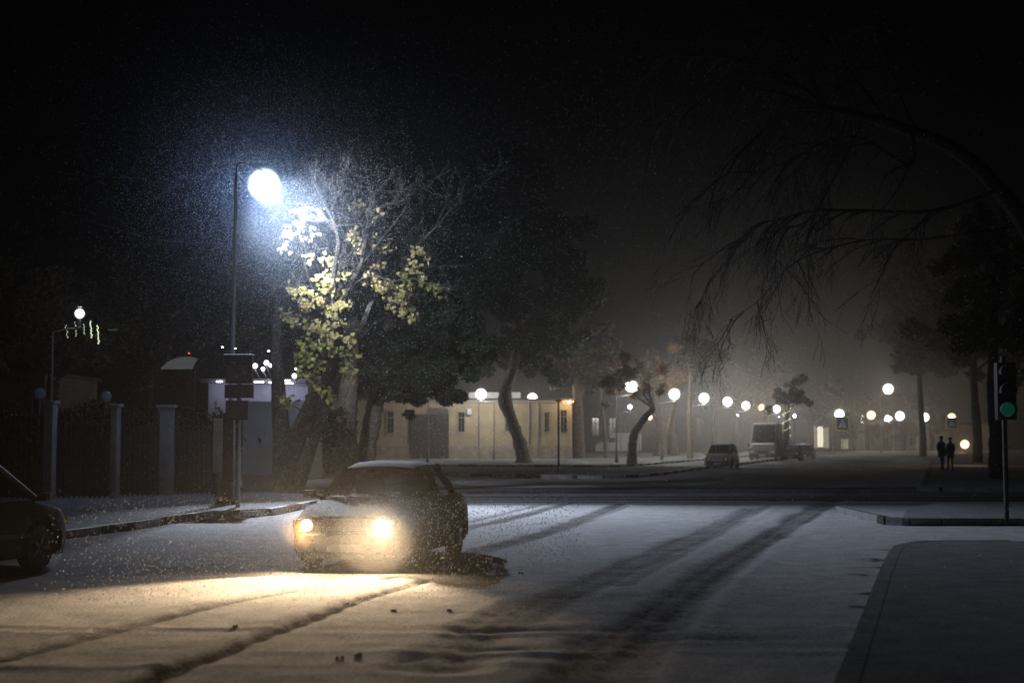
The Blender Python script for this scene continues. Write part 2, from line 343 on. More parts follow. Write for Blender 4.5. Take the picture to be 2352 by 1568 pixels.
# pavements
def sub_pave(name,pts,z,m='snowpave'): return poly_prism(name,pts,-.05,z,M[m])
def kerb(pts,z0,z1,w,seglen,start=0,name='kerb',dark=None):
    P=smooth([Vector((p[0],p[1],0)) for p in pts],10); b=MB(); 
    # resample
    L=[0]; 
    for i in range(1,len(P)): L.append(L[-1]+(P[i]-P[i-1]).length)
    def pt(s):
        for i in range(1,len(P)):
            if L[i]>=s or i==len(P)-1:
                t=(s-L[i-1])/max(L[i]-L[i-1],1e-6); return P[i-1].lerp(P[i],t)
    n=int(L[-1]/seglen)
    for k in range(n):
        m=((k+start)%2) if dark is None else (0 if k in dark else 3); a=pt(k*seglen+.008); c=pt((k+1)*seglen-.008); d=(c-a).normalized(); nn=Vector((-d.y,d.x,0))*w/2
        dz=random.uniform(-.012,.012) if dark is None else 0
        vs=[a-nn,a+nn,c+nn,c-nn]; vv=[(v.x,v.y,z0) for v in vs]+[(v.x,v.y,z1+dz) for v in vs]
        # snow cap on top
        b.add(vv,[(0,3,2,1),(0,1,5,4),(1,2,6,5),(2,3,7,6),(3,0,4,7)],m)
        b.add([(v.x,v.y,z1+dz) for v in vs],[(0,1,2,3)],3 if m==3 else (0 if random.random()<.35 and m==0 else 2))
    return tag(b.build(name,[M['kerb_dark'],M['kerb_pale'],M['snow'],M['shadepave']],smooth=False),kind='structure')
LK=[gr(-250,1330)[:2],gr(-60,1270)[:2],gr(130,1240)[:2],gr(300,1217)[:2],gr(430,1196)[:2],gr(520,1190)[:2],gr(600,1187)[:2],gr(680,1172)[:2],gr(740,1158)[:2],gr(800,1149)[:2]]
LKs=[tuple(p[:2]) for p in smooth([Vector((p[0],p[1],0)) for p in LK],6)]
sub_pave('pavement',LKs+[(-8.0,44.5),(-60,46),(-60,8),(-14,8)],.15)
kerb(LKs,-.02,.165,.16,1.45)
# island (far left block)
IK=[gr(500,1084)[:2],gr(800,1088)[:2],gr(1000,1092)[:2],gr(1190,1097)[:2],gr(1290,1099)[:2],gr(1400,1099)[:2],gr(1500,1093)[:2],gr(1560,1085)[:2],gr(1610,1078)[:2]]
IK.append((IK[-1][0]+.3*60,IK[-1][1]+60)); IK.append((IK[-1][0]+.3*50,IK[-1][1]+50))
IKs=[tuple(p[:2]) for p in smooth([Vector((p[0],p[1],0)) for p in IK],6)]
sub_pave('verge',IKs+[(30,250),(-60,250),(-60,90)],.15)
kerb(IKs,-.02,.17,.18,1.6,1)
I2=[gr(700,1077)[:2],gr(1000,1077)[:2],gr(1200,1078)[:2],gr(1400,1078)[:2],gr(1500,1072)[:2],gr(1580,1064)[:2]]
I2.append((I2[-1][0]+.3*60,I2[-1][1]+60)); I2s=[tuple(p[:2]) for p in smooth([Vector((p[0],p[1],0)) for p in I2],6)]
sub_pave('pavement',I2s+[(28,240),(-50,240),(-50,92)],.27)
kerb(I2s,.1,.285,.14,1.2,0)
rk=lambda y:3.0+.3*(y-12.2)
sub_pave('pavement',[(rk(2),2),(rk(10),10),(rk(22),22),(rk(23)+.5,23.1),(40,23.4),(40,2)],.14,'shadepave')
kerb([(rk(2),2),(rk(10),10),(rk(22),22),(rk(23)+.6,23.1),(rk(23)+3,23.3)],-.02,.143,.16,1.5,dark=())
sub_pave('pavement',[(8.1,29.7),(30,29.4),(30,37),(11.2,37.6),(9.4,34)],.14,'shadepave')
kerb([(8.0,35),(7.9,30.6),(8.3,29.7),(12,29.6),(22,29.4)],-.02,.16,.16,.62,dark=(7,))
B3=[(14.0,49.4),(20,48.6),(70,48),(110,250),(rk(240)+1,240),(rk(120),120),(rk(80),80),(rk(55),55)]
sub_pave('pavement',B3,.15); kerb([(26,48.7),(20,48.7),(14.6,49.3),(14.6,50.5),(rk(55),55),(rk(80),80),(rk(120),120)],-.02,.17,.16,1.6,dark=(7,))
# small things lying on the snow
lm=MB()
for k,(px,py,s,lab) in enumerate([(825,1508,.032,'largest dark clod, on the headlit snow near the photo foot'),(784,1513,.022,'smaller dark clod just left of the biggest one on the headlit snow'),(540,1441,.024,'lone dark clod on the snow between the two wheel tracks'),(1033,1404,.024,'dark clod on the grey snow in front of the moving saloon to the right'),(1192,1318,.028,'dark clod on snow right of the car shadow'),(905,1404,.02,'tiny clod on the brightest patch of headlit snow')]):
    c=gr(px,py); b=MB(); n=26; 
    for j in range(5):
        p=Vector((c.x+random.gauss(0,s*.8),c.y+random.gauss(0,s*.6),.02)); rr=s*random.uniform(.3,.65)
        b.lathe(p,[(rr*1.2,-.02),(rr*1.1,rr*.1),(rr*.7,rr*.3),(rr*.2,rr*.4)],7)
    for i,v in enumerate(b.v): b.v[i]=tuple(Vector(v)+Vector([random.uniform(-.3,.3)*s*.35 for _ in range(3)]))
    o=b.build('dirt_clod',M['dirt']); tag(o,lab,'clod','dirt clods on the snowy road')
# ------------------------------------------------------------------ CARS
def loft(b,stations,mi=0):
    """stations: list of (x, [(y,z)...]) half profiles bottom centre -> top centre"""
    rows=[]
    for x,pr in stations:
        row=[(x,y,z) for y,z in pr]+[(x,-y,z) for y,z in reversed(pr)]
        rows.append(row)
    n=len(rows[0]); vs=[p for r in rows for p in r]
    fs=[(i*n+k,(i+1)*n+k,(i+1)*n+(k+1)%n,i*n+(k+1)%n) for i in range(len(rows)-1) for k in range(n)]
    fs.append(tuple(range(n))); fs.append(tuple((len(rows)-1)*n+k for k in range(n-1,-1,-1)))
    b.add(vs,fs,mi)
def lerp(tab,x):
    for (x0,v0),(x1,v1) in zip(tab[:-1],tab[1:]):
        if x0<=x<=x1 or x1<=x<=x0:
            t=(x-x0)/(x1-x0) if x1!=x0 else 0; return v0+(v1-v0)*t
    return tab[-1][1] if abs(x-tab[-1][0])<abs(x-tab[0][0]) else tab[0][1]
def make_car(name,loc,rz,label,paint,L=4.3,W=1.66,top=None,wid=None,gh=None,wheels=(1.35,-1.25),wr=.31,glass=None,roofsnow=True,hoodsnow=True,lit=False,rear_lamps=True,seats=True,cat='car',group=None,plate=True,face=None):
    root=empty(name,loc,rz,label,cat,group); h=L/2; glass=glass or M['glass']
    top=top or [(-h,.80),(-h+.06,.93),(-1.4,.97),(.9,.95),(1.3,.93),(h-.25,.80),(h-.04,.74),(h,.66)]
    wid=wid or [(-h,.70),(-h+.15,.78),(-h+.6,.825),(0,.83),(h-.6,.82),(h-.15,.77),(h,.70)]
    kw=W/1.66; zb=.2
    b=MB(); xsn=sorted(set([round(v,3) for v in np.linspace(-h,h,30)]+[round(w+wr*1.28*math.cos(a),3) for w in wheels for a in np.linspace(0,math.pi,13)]+[-h+.04,h-.04,h-.12]))
    sts=[]
    for x in xsn:
        w=lerp(wid,x)*kw; zt=lerp(top,x); end=min(1,(h-abs(x))/.1+.0)
        lo=zb+(1-end)*.06; arch=None
        for wx in wheels:
            d=abs(x-wx)
            if d<wr*1.27: arch=max(0,math.sqrt((wr*1.27)**2-d*d))+wr
        zl=max(lo,arch) if arch else lo
        sh=zt-.10 if zt>.6 else zt-.06
        pr=[(0,lo),(w*.62,lo),(w*.62,zl+.0001),(w-.03,zl+.001),(w,max(zl+.02,.42)),(w+.012,max(zl+.03,.58)),(w-.015,max(sh,zl+.04)),(w-.07,zt-.03),(w*.6,zt+.004),(0,zt+.012)]
        sts.append((x,pr))
    loft(b,sts); body=b.build('body',paint,root,angle=38)
    # greenhouse: (x,halfwidth,z) corners
    gh=gh or dict(wb=(1.12,.66,.93),wt=(.42,.54,1.345),rt=(-.85,.53,1.35),rb=(-1.45,.64,.97),bp=-.2)
    wb,wt,rt,rb=gh['wb'],gh['wt'],gh['rt'],gh['rb']; kk=kw
    def C(c,s,f=1.0): return Vector((c[0],s*c[1]*kk*f,c[2]))
    # roof panel with camber
    b=MB(); P=[]
    for i in range(9):
        t=i/8; x=wt[0]+(rt[0]-wt[0])*t; z=wt[2]+(rt[2]-wt[2])*t+.045*math.sin(math.pi*t)
        hw=(wt[1]+(rt[1]-wt[1])*t)*kk+.015; row=[]
        for j in range(9):
            u=-1+2*j/8; row.append((x,hw*u,z+.035*(1-u*u)-.0))
        P.append(row)
    b.grid(P); lo=[[(p[0],p[1],p[2]-.035) for p in r] for r in P]; b.grid(lo)
    for r1,r2 in ((P[0],lo[0]),(P[-1],lo[-1]),([r[0] for r in P],[r[0] for r in lo]),([r[-1] for r in P],[r[-1] for r in lo])): b.grid([r1,r2])
    roof=b.build('roof',paint,root)
    def pane(nm,c1,c2,c3,c4,m,bulge=0.0,ax=(1,0,0),par=root):
        b=MB(); G=[]
        for i in range(5):
            row=[]
            for j in range(7):
                u,v=j/6,i/4; p=c1.lerp(c2,u).lerp(c4.lerp(c3,u),v); p=p+Vector(ax)*bulge*4*u*(1-u); row.append(p)
            G.append(row)
        b.grid(G); return b.build(nm,m,par)
    def pillar(nm,pts,w=.05,par=root):
        b=MB(); b.tube(pts,[w*.5]*len(pts),6); o=b.build(nm,paint,par); return o
    pane('windshield',C(wb,1,.97),C(wb,-1,.97),C(wt,-1,.97),C(wt,1,.97),glass,.07)
    pane('rear_window',C(rb,1,.95),C(rb,-1,.95),C(rt,-1,.95),C(rt,1,.95),glass,-.06)
    bp=gh['bp']; t=(bp-wt[0])/(rt[0]-wt[0]); bt=(bp,wt[1]+(rt[1]-wt[1])*t,wt[2]+(rt[2]-wt[2])*t); tb=(bp-wb[0])/(rb[0]-wb[0]); bb=(bp,.69,.95)
    for s in (1,-1):
        pillar('front_pillar',[C(wb,s),C(wt,s)],.09); pillar('rear_pillar',[C(rb,s),C(rt,s)],.13); pillar('middle_pillar',[C(bb,s),C(bt,s)],.09)
        pane('side_window',C((wb[0]-.05,wb[1]+.005,wb[2]),s),C(bb,s),C(bt,s),C(wt,s),glass)
        pane('side_window',C(bb,s),C((rb[0]+.05,rb[1]+.005,rb[2]),s),C(rt,s),C(bt,s),glass)
        pane('quarter_panel',C((rb[0]+.36,rb[1]+.01,rb[2]),s,1.006),C(rb,s,1.006),C(rt,s,1.006),C((rt[0]+.1,rt[1],rt[2]),s,1.006),paint)
        b=MB(); b.tube([C(wt,s)+Vector((0,0,.0)),C(bt,s)+Vector((0,0,.03)),C(rt,s)],.028,6); b.build('roof_rail',M['black'],root)
        # cowl fill between glass and body
        # mirror
        b=MB(); mx=wb[0]-.12; b.box((mx,s*(W/2+.06),1.0),(.09,.17,.11),0,bev=.03); b.tube([(mx-.02,s*(W/2-.1),.95),(mx,s*(W/2+.02),.98)],.022,6); mr=b.build('mirror',paint,root)
        # door seams + handles
        b=MB()
        for x in (wb[0]-.22,bp,rb[0]+.38):
            w=lerp(wid,x)*kw; b.box((x,s*(w+.004),.6),(.012,.012,.6))
        b.box(((wb[0]+rb[0])/2,s*(W/2+.016),.5),(L*.62,.02,.055)); b.build('side_moulding',M['black'],root,smooth=False)
        for x in (bp+.12,rb[0]+.5):
            b=MB(); b.box((x,s*(W/2+.012),.8),(.15,.03,.03),bev=.008); b.build('door_handle',M['chrome'],root)
        for wx in wheels:
            b=MB(); tw=.19; y0=s*(W/2-.11)
            b.lathe((wx,y0,wr),[(wr*.6,-tw/2),(wr*.93,-tw/2),(wr,-tw/2+.03),(wr,tw/2-.03),(wr*.93,tw/2),(wr*.6,tw/2)],28,axis='y'); wh=b.build('tyre',M['rubber'],root)
            b=MB(); b.lathe((wx,y0+s*.0,wr),[(wr*.62,-.08),(wr*.62,.085),(wr*.5,.07),(wr*.15,.06),(wr*.12,.09)] if s>0 else [(wr*.12,-.09),(wr*.15,-.06),(wr*.5,-.07),(wr*.62,-.085),(wr*.62,.08)],20,axis='y')
            for q in range(5):
                a=q*2*math.pi/5; b.box((wx+math.cos(a)*wr*.33,y0+s*.085,wr+math.sin(a)*wr*.33),(wr*.5,.02,.05),rot=Matrix.Rotation(-a,3,'Y'))
            b.build('rim',M['rim'],wh)
    # bumpers
    for s,nm in ((1,'front_bumper'),(-1,'rear_bumper')):
        b=MB(); rows=[]
        for j in range(13):
            u=-1+2*j/12; y=u*(.815*kw); x=s*(h+.085-.16*abs(u)**4)
            if abs(u)>.95: x=s*(h-.28)
            rows.append([(x-s*.02,y,.26),(x,y,.30),(x+s*.02,y,.40),(x+s*.02,y,.50),(x-s*.03,y,.535),(x-s*.14,y,.535)])
        b.grid(rows); bo=b.build(nm,M['black'],root)
        if s>0:
            b=MB(); b.box((h+.085,0,.225),(.06,1.1*kw,.07)); 
            for j in (-1,1): b.box((h+.085,j*.5,.33),(.05,.2,.075))
            b.build('air_dam',M['darkmetal'],bo,smooth=False)
    fx=h+.0
    # grille + lamps
    b=MB(); b.box((fx+.012,0,.63),(.035,.56,.14),0)
    for j in range(5): b.box((fx+.035,0,.575+.027*j),(.02,.54,.007),1)
    b.box((fx+.034,0,.71),(.03,.6,.016),1); b.box((fx+.034,.29,.635),(.03,.014,.15),1); b.box((fx+.034,-.29,.635),(.03,.014,.15),1)
    b.build('grille',[M['black'],M['chrome']],root,smooth=False)
    for s in (1,-1):
        hb=MB(); hb.box((fx+.005,s*.51,.63),(.06,.36,.155),0,bev=.02); hl=hb.build('headlight',M['darkmetal'],root)
        b=MB(); b.box((fx+.037,s*.51,.63),(.012,.33,.13),bev=.004); b.build('headlight_glass',M['glass'],hl)
        b=MB(); b.lathe((fx+.0,s*.53,.63),[(.01,0.03),(.05,.034),(.066,.05),(.068,.055)],18,axis='x'); b.build('reflector',M['chrome'],hl)
        b=MB(); b.box((fx-.03,s*.715,.63),(.1,.05,.13),bev=.015); b.build('indicator',M['orangelens'],root)
        if lit:
            b=MB(); b.lathe((fx+.05,s*.53,.63),[(.001,0.0),(.075,.0),(.082,.01),(.06,.02),(.001,.024)],18,axis='x'); b.build('lit_lens',M['e_head' if s>0 else 'e_head2'],hl)
        if rear_lamps:
            b=MB(); b.box((-fx-.0,s*.56,.72),(.06,.34,.15),bev=.02); b.build('tail_light',M['redlens'],root)
    if plate:
        b=MB(); b.box((fx+.125,0,.34),(.012,.46,.10),0)
        b.build('number_plate',[M['plate'],M['black']],root,smooth=False)
    # interior
    if seats:
        b=MB()
        for s in (1,-1):
            b.box((.05,s*.34,.72),(.5,.46,.3),bev=.08); b.box((-.25,s*.34,.93),(.16,.44,.52),bev=.07); b.box((-.27,s*.34,1.21),(.09,.24,.14),bev=.04)
        b.box((-.95,0,.9),(.18,1.1,.42),bev=.07); b.build('seats',M['seat'],root)
        b=MB(); b.box((wb[0]-.25,0,.9),(.35,1.2,.14),bev=.05); b.build('dashboard',M['black'],root)
        b=MB(); pts=[Vector((.5+.05*math.sin(a),-.34*(-1)+.18*math.cos(a),.98+.17*math.sin(a))) for a in np.linspace(0,2*math.pi,20)]; b.tube(pts,.015,6,cap=False); b.build('steering_wheel',M['black'],root)
        b=MB(); b.box((wt[0]-.02,0,wt[2]-.09),(.02,.24,.06),bev=.01); b.build('rear_view_mirror',M['black'],root)
    b=MB()
    for s in (.42,-.12): b.tube([(wb[0]+.03,s,wb[2]+.01),(wb[0]-.1,s-.3,wb[2]+.07),(wb[0]-.13,s-.5,wb[2]+.09)],.01,5)
    b.build('wipers',M['black'],root)
    def snowsheet(nm,x0,x1,hw,zf,thick,par):
        b=MB(); P=[]
        for i in range(13):
            t=i/12; x=x0+(x1-x0)*t; row=[]
            for j in range(17):
                u=-1+2*j/16; y=u*hw*(1-.05*random.random()) ; e=min(1,min(1-abs(u),t,1-t)*9)
                row.append((x,y,zf(x,y)+thick*e*(.75+.4*random.random())+.004))
            P.append(row)
        b.grid(P); lo=[[(p[0],p[1],zf(p[0],p[1])-.006) for p in r] for r in P]
        for r1,r2 in ((P[0],lo[0]),(P[-1],lo[-1]),([r[0] for r in P],[r[0] for r in lo]),([r[-1] for r in P],[r[-1] for r in lo])): b.grid([r1,r2])
        return b.build(nm,M['snow'],par)
    if roofsnow:
        def zf(x,y):
            t=min(1,max(0,(x-wt[0])/(rt[0]-wt[0]))); hw=(wt[1]+(rt[1]-wt[1])*t)*kk+.015; return wt[2]+(rt[2]-wt[2])*t+.045*math.sin(math.pi*t)+.035*(1-(y/hw)**2)
        snowsheet('snow_cover',wt[0]-.03,rt[0]+.04,min(wt[1],rt[1])*kk-.0,zf,.028,roof)
    if hoodsnow:
        snowsheet('snow_cover',wb[0]+.12,h-.28,.6*kw,lambda x,y:lerp(top,x)+.012-.008*(abs(y)/.6)**2,hoodsnow if hoodsnow is not True else .012,body)
    return root
# moving saloon, lit headlights
YAW=R(10); CX,CY=-1.83,21.15
car=make_car('saloon_car',(CX,CY,0),R(-90)-YAW,'dark saloon car driving towards the viewer, headlights blazing, snow on its roof',M['paint'],lit=True,hoodsnow=False)
h=2.15
for s,pw in ((.53,1.5),(-.53,1.0)):
    point('headlight_beam',(h+.09,s,.63),3300*pw,(1,.70,.40),.11,car,'SPOT',(R(90-20),0,R(-90)),R(84),.75)
    point('headlight_spill',(h+.10,s,.63),110*pw,(1,.70,.40),.08,car,'SPOT',(R(90-48),0,R(-90)),R(150),.7)
# faint tail glow behind the car
point('tail_light_glow',(-h-.1,-.5,.7),2.5,(1,.12,.15),.06,car,'SPOT',(R(60),0,R(90)),R(150),.8)
# parked hatchback at left edge (dark)
lh=2.05
make_car('parked_hatchback',(-7.55,18.35,0),R(90)-R(17),'dark green hatchback cut off by the left edge of the photo, parked in shadow',M['paint2'],L=4.1,W=1.72,
  top=[(-lh,.72),(-lh+.05,.9),(-1.5,1.0),(.9,.98),(1.2,.97),(lh-.2,.86),(lh-.04,.76),(lh,.66)],
  gh=dict(wb=(1.35,.68,.97),wt=(.55,.58,1.47),rt=(-1.35,.57,1.46),rb=(-1.85,.66,.98),bp=-.35),wheels=(1.3,-1.3),roofsnow=False,hoodsnow=False,seats=False)
# far parked cars
sd=math.atan(.3)
c=gr(1650,1077)
make_car('parked_hatchback',(c.x+.55,c.y+2.2,0.0),R(-90)-sd,'silver hatchback parked facing the viewer at the kerb before the box van',M['silver'],L=4.1,W=1.74,
  top=[(-2.05,.72),(-2.0,.9),(-1.5,1.0),(.9,.98),(1.2,.97),(1.85,.86),(2.01,.76),(2.05,.66)],
  gh=dict(wb=(1.3,.68,.97),wt=(.5,.58,1.50),rt=(-1.4,.57,1.49),rb=(-1.9,.66,.98),bp=-.35),wheels=(1.3,-1.3),hoodsnow=.02,seats=False,glass=M['glass2'])
c=gr(1842,1046)
make_car('parked_saloon',(c.x+.4,c.y+2,0),R(-90)-sd,'small dark saloon parked beyond the box van, far down the street',M['paint'],seats=False,glass=M['glass2'],hoodsnow=False)
for (yy,lab,pm) in ((127,'dark saloon parked directly behind the tall grey van','paint'),(139,'second dark saloon parked behind the tall grey van','paint2')):
    make_car('parked_saloon',(13.0+.3*(yy-89)+.6,yy,0),R(-90)-sd,lab,M[pm],seats=False,glass=M['glass2'],hoodsnow=False)
def box_van(name,loc,rz,label,paint,L=5.6,W=2.05,H=2.6,hood=1.25,hoodz=1.25,rake=.75,snow=True):
    root=empty(name,loc,rz,label,'van'); h=L/2; b=MB(); hw=W/2
    prof=[(-h,.35),(-h,H-.15),(-h+.15,H),(h-hood-rake-.15,H),(h-hood-rake+.05,H-.08),(h-hood,hoodz+.05),(h-.25,hoodz-.1),(h-.02,hoodz-.35),(h,.4),(h-.05,.3)]
    rows=[]
    for (s,ins) in ((-1,.12),(-.93,.02),(-.6,0),(0,-.02),(.6,0),(.93,.02),(1,.12)):
        rows.append([(x-(ins if x>0 else -ins)*.5,s*hw*(1 if z<1.3 else .95),z-ins*.3*(z>1)) for x,z in prof])
    b.grid(rows); b.add(rows[0],[tuple(range(len(prof)))]); b.add(rows[-1],[tuple(range(len(prof)))])
    body=b.build('body',paint,root,angle=35)
    a=Vector((h-hood-.02,0,hoodz+.1)); t=Vector((h-hood-rake+.1,0,H-.16)); n=Vector((t.z-a.z,0,a.x-t.x)).normalized()*.03
    b=MB(); b.grid([[a+Vector((0,y,0))+n for y in (-hw*.88,0,hw*.88)],[t+Vector((0,y,0))+n for y in (-hw*.8,0,hw*.8)]]); b.build('windshield',M['glass2'],root)
    for s in (1,-1):
        b=MB(); b.box((h-hood-.75,s*(hw+.0),1.55),(.7,.04,.5),bev=.02); b.build('side_window',M['glass2'],root)
        b=MB(); b.box((h-.06,s*(hw-.28),.82),(.12,.34,.2),bev=.04); b.build('headlight',M['plate'],root)
        b=MB(); b.box((h-hood+.0,s*(hw+.14),1.4),(.1,.16,.3),bev=.03); b.tube([(h-hood,s*(hw-.02),1.3),(h-hood,s*(hw+.1),1.35)],.02,5); b.build('mirror',M['black'],root)
        for wx in (h-.9,-h+1.1):
            b=MB(); b.lathe((wx,s*(hw-.12),.35),[(.2,-.11),(.33,-.11),(.35,-.07),(.35,.07),(.33,.11),(.2,.11)],20,axis='y'); w=b.build('tyre',M['rubber'],root)
            b=MB(); b.lathe((wx,s*(hw-.11),.35),[(.2,-.1),(.2,.1),(.05,.115)] if s>0 else [(.05,-.115),(.2,-.1),(.2,.1)],14,axis='y'); b.build('rim',M['rim'],w)
    b=MB(); b.box((h+.03,0,.48),(.16,W*.97,.24),bev=.05); bo=b.build('front_bumper',M['black'],root)
    b=MB(); b.box((h+.005,0,.82),(.06,.9,.2),bev=.02); b.build('grille',M['black'],root)
    b=MB(); b.box((h+.115,0,.5),(.012,.52,.112)); b.build('number_plate',M['plate'],root)
    if snow:
        b=MB(); b.box(((-h+h-hood-rake)/2,0,H+.02),((L-hood-rake)*.94,W*.86,.07),bev=.03); b.build('snow_cover',M['snow'],body)
        b=MB(); an=math.atan2(.15,hood); b.box((h-hood*.55,0,hoodz+.0),(hood*.7,W*.8,.05),bev=.02,rot=Matrix.Rotation(an,3,'Y')); b.build('snow_cover',M['snow'],body)
    return root
c=gr(1752,1059)
box_van('cargo_van',(c.x+.85,c.y+2.9,0),R(-90)-sd,'tall grey van with a snow-capped roof parked behind the silver hatchback',M['vanpaint'],L=6.2,W=2.3,H=3.25,hood=1.0,hoodz=1.5,rake=1.1)
box_van('cargo_van',(-9.7,78,.0),R(-65),'dark van with snow on roof and bonnet, seen between the big tree trunks',M['paint'],L=4.9,W=1.9,H=2.05,hood=1.2,hoodz=1.32,rake=.5)
c=at(1420,1008,165)
box_van('cargo_van',(c.x,165,.27),R(170),'far white van half hidden behind the forked tree on the corner pavement',M['plaster_w'],L=5.2,H=2.3)
# ------------------------------------------------------------------ TREES
def twigs(b,p,d,length,r,depth,spread=.55,droop=0,n=6,minr=.004,kids=(2,3)):
    pts=[p]; rad=[r]; dd=d.copy(); segs=4
    for i in range(segs):
        dd=(dd+Vector([random.gauss(0,.16) for _ in range(3)])+Vector((0,0,-droop*(i+1)/segs))).normalized()
        pts.append(pts[-1]+dd*length/segs); rad.append(max(minr,r*(1-.6*(i+1)/segs)))
    b.tube(pts,rad,max(3,n-(2 if depth<2 else 0)),cap=False)
    if depth>0:
        for k in range(random.randint(*kids)+1):
            i=random.randint(1,segs); 
            nd=(dd+Vector([random.gauss(0,spread) for _ in range(3)])).normalized()
            twigs(b,pts[i],nd,length*random.uniform(.55,.8),max(minr,rad[i]*.7),depth-1,spread,droop,n,minr,kids)
    return pts
def clump_leaves(centers,radii,n,size,seed,elong=2.2,flat=.75,tone=(.0,1.)):
    """n leaf quads spread through blobs; returns verts, tones"""
    r=np.random.default_rng(seed); C=np.array(centers,dtype=float); Rr=np.array(radii,dtype=float); w=Rr**2; w/=w.sum()
    k=r.choice(len(C),size=n,p=w); d=r.normal(size=(n,3)); d/=np.linalg.norm(d,axis=1)[:,None]; rr=r.random(n)**.45
    pos=C[k]+d*rr[:,None]*Rr[k][:,None]*np.array([1,1,flat])
    a=r.normal(size=(n,3)); a/=np.linalg.norm(a,axis=1)[:,None]; t=r.normal(size=(n,3)); bb=np.cross(a,t); bb/=np.linalg.norm(bb,axis=1)[:,None]
    s=size*(.6+.8*r.random(n))[:,None]
    V=np.stack([pos-a*s*elong*.5,pos+bb*s*.5,pos+a*s*elong*.5,pos-bb*s*.5],1).reshape(-1,3)
    base=r.random(len(C))[k]; tn=np.clip(tone[0]+(tone[1]-tone[0])*(.5*base+.5*r.random(n)),0,1)
    return V,np.repeat(tn,4)
def blobs(center,ext,n,rad,seed):
    r=random.Random(seed); out=[]; rs=[]
    while len(out)<n:
        u=Vector((r.uniform(-1,1),r.uniform(-1,1),r.uniform(-1,1)))
        if u.length<1 and (u.length>.25 or r.random()<.4): out.append((center[0]+u.x*ext[0],center[1]+u.y*ext[1],center[2]+u.z*ext[2])); rs.append(r.uniform(*rad))
    return out,rs
def simple_tree(name,base,trunk,label,crown_c,crown_e,nblob,brad,nleaf,lsize,mleaf,mbark,seed,group=None,limbs=5,tone=(0,1)):
    """trunk: list of (point,radius) world coordinates"""
    root=empty(name,base,0,label,'tree',group); b=MB(); B=Vector(base)
    P=smooth([p-B for p,_ in trunk],5); rs=[]
    for i in range(len(trunk)-1):
        for k in range(5): rs.append(trunk[i][1]+(trunk[i+1][1]-trunk[i][1])*k/5)
    rs.append(trunk[-1][1]); rs=[r*(1+.12*random.uniform(-1,1)) for r in rs]
    b.tube(P,rs,12)
    cs,rr=blobs(crown_c-B,crown_e,nblob,brad,seed); tip=P[-1]
    rd=random.Random(seed)
    for q in rd.sample(cs,min(limbs+4,len(cs))):
        q=Vector(q); s=P[rd.randint(int(len(P)*.6),len(P)-1)]; m=s.lerp(q,.5)+Vector((rd.uniform(-.4,.4),rd.uniform(-.4,.4),rd.uniform(0,.8)))
        b.tube(smooth([s,m,q],4),[rs[-1]*.75*(1-.09*i) for i in range(9)],6)
    b.build('trunk',mbark,root)
    V,t=clump_leaves(cs,rr,nleaf,lsize,seed,tone=tone); raw_mesh('crown',V,4,mleaf,root,t)
    return root
# --- the lamplit maple/chestnut
rb=gr(662,1133,.15); tb=empty('chestnut_tree',rb,0,'lamplit chestnut with yellow autumn leaves and bare pale twigs beside the bright street lamp','tree')
def A(x,y,D): return at(x,y,D)-rb
b=MB()
trunkA=smooth([A(663,1138,47.6),A(668,1080,47.4),A(685,1010,47.1),A(708,950,46.7),A(735,890,46.2),A(757,820,45.5),A(766,745,44.6)],5)
n=len(trunkA); b.tube(trunkA,[.60-.16*min(1,i/5) if i<6 else .44-.32*(i-5)/(n-6) for i in range(n)],14)
slim=smooth([A(648,1100,47.7),A(648,1020,47.8),A(642,940,47.9),A(638,860,48),A(634,780,48),A(640,700,48.2)],5); b.tube(slim,[.36-.24*i/len(slim) for i in range(len(slim))],10)
third=smooth([A(685,1110,47.2),A(705,1050,47),A(725,990,46.8),A(745,945,46.5),A(768,880,46.3),A(800,800,45.6),A(838,736,45)],5); b.tube(third,[.26-.16*i/len(third) for i in range(len(third))],9)
b.build('trunk',M['bark'],tb)
b=MB()
limbs=[([(766,745,44.6),(767,690,44),(768,620,43.3),(778,560,42.6),(771,520,42.2),(757,490,42),(744,466,41.8)],.11),
 ([(766,745,44.6),(800,660,44),(828,610,43.4),(842,540,43),(848,490,42.8),(852,458,42.8)],.10),
 ([(838,736,45),(856,690,44.8),(885,650,44.6),(925,600,44.4),(975,548,44.3),(1012,512,44.2)],.10),
 ([(842,545,43),(874,551,43.2),(915,551,43.5),(959,551,44)],.04),([(770,520,42.2),(730,485,42.2),(695,480,42.6),(670,500,42.8)],.035),
 ([(828,612,43.4),(860,570,43.2),(900,520,43),(935,475,43)],.045),([(975,548,44.3),(1020,550,44.6),(1060,560,45)],.035),
 ([(925,600,44.4),(985,612,44.8),(1050,610,45.2),(1090,615,45.4)],.04),([(885,650,44.6),(920,660,44),(940,690,43.8),(930,715,43.6)],.035),
 ([(800,660,44),(850,632,43.6),(900,645,43.4),(950,640,43.2),(990,655,43)],.04),([(766,700,44.2),(725,665,43.4),(690,655,43),(665,665,42.8)],.045),
 ([(762,790,45),(720,740,43.8),(680,725,43.2),(650,725,43)],.045),([(842,540,43),(820,500,42.4),(800,470,42.2)],.03),([(1012,512,44.2),(1035,480,44),(1060,455,44)],.03),
 ([(848,490,42.8),(885,470,42.8),(925,462,42.8)],.025),([(757,490,42),(730,455,41.8),(722,432,41.7)],.02),([(757,490,42),(775,450,41.8),(785,425,41.7)],.02),
 ([(755,820,45.3),(725,850,44.5),(700,860,44)],.04),([(760,800,45.3),(790,820,44.4),(812,850,44)],.04),([(745,880,46),(760,905,45),(765,925,44.5)],.03),([(705,950,46.5),(680,935,45.8),(658,920,45)],.03)]
tips=[]
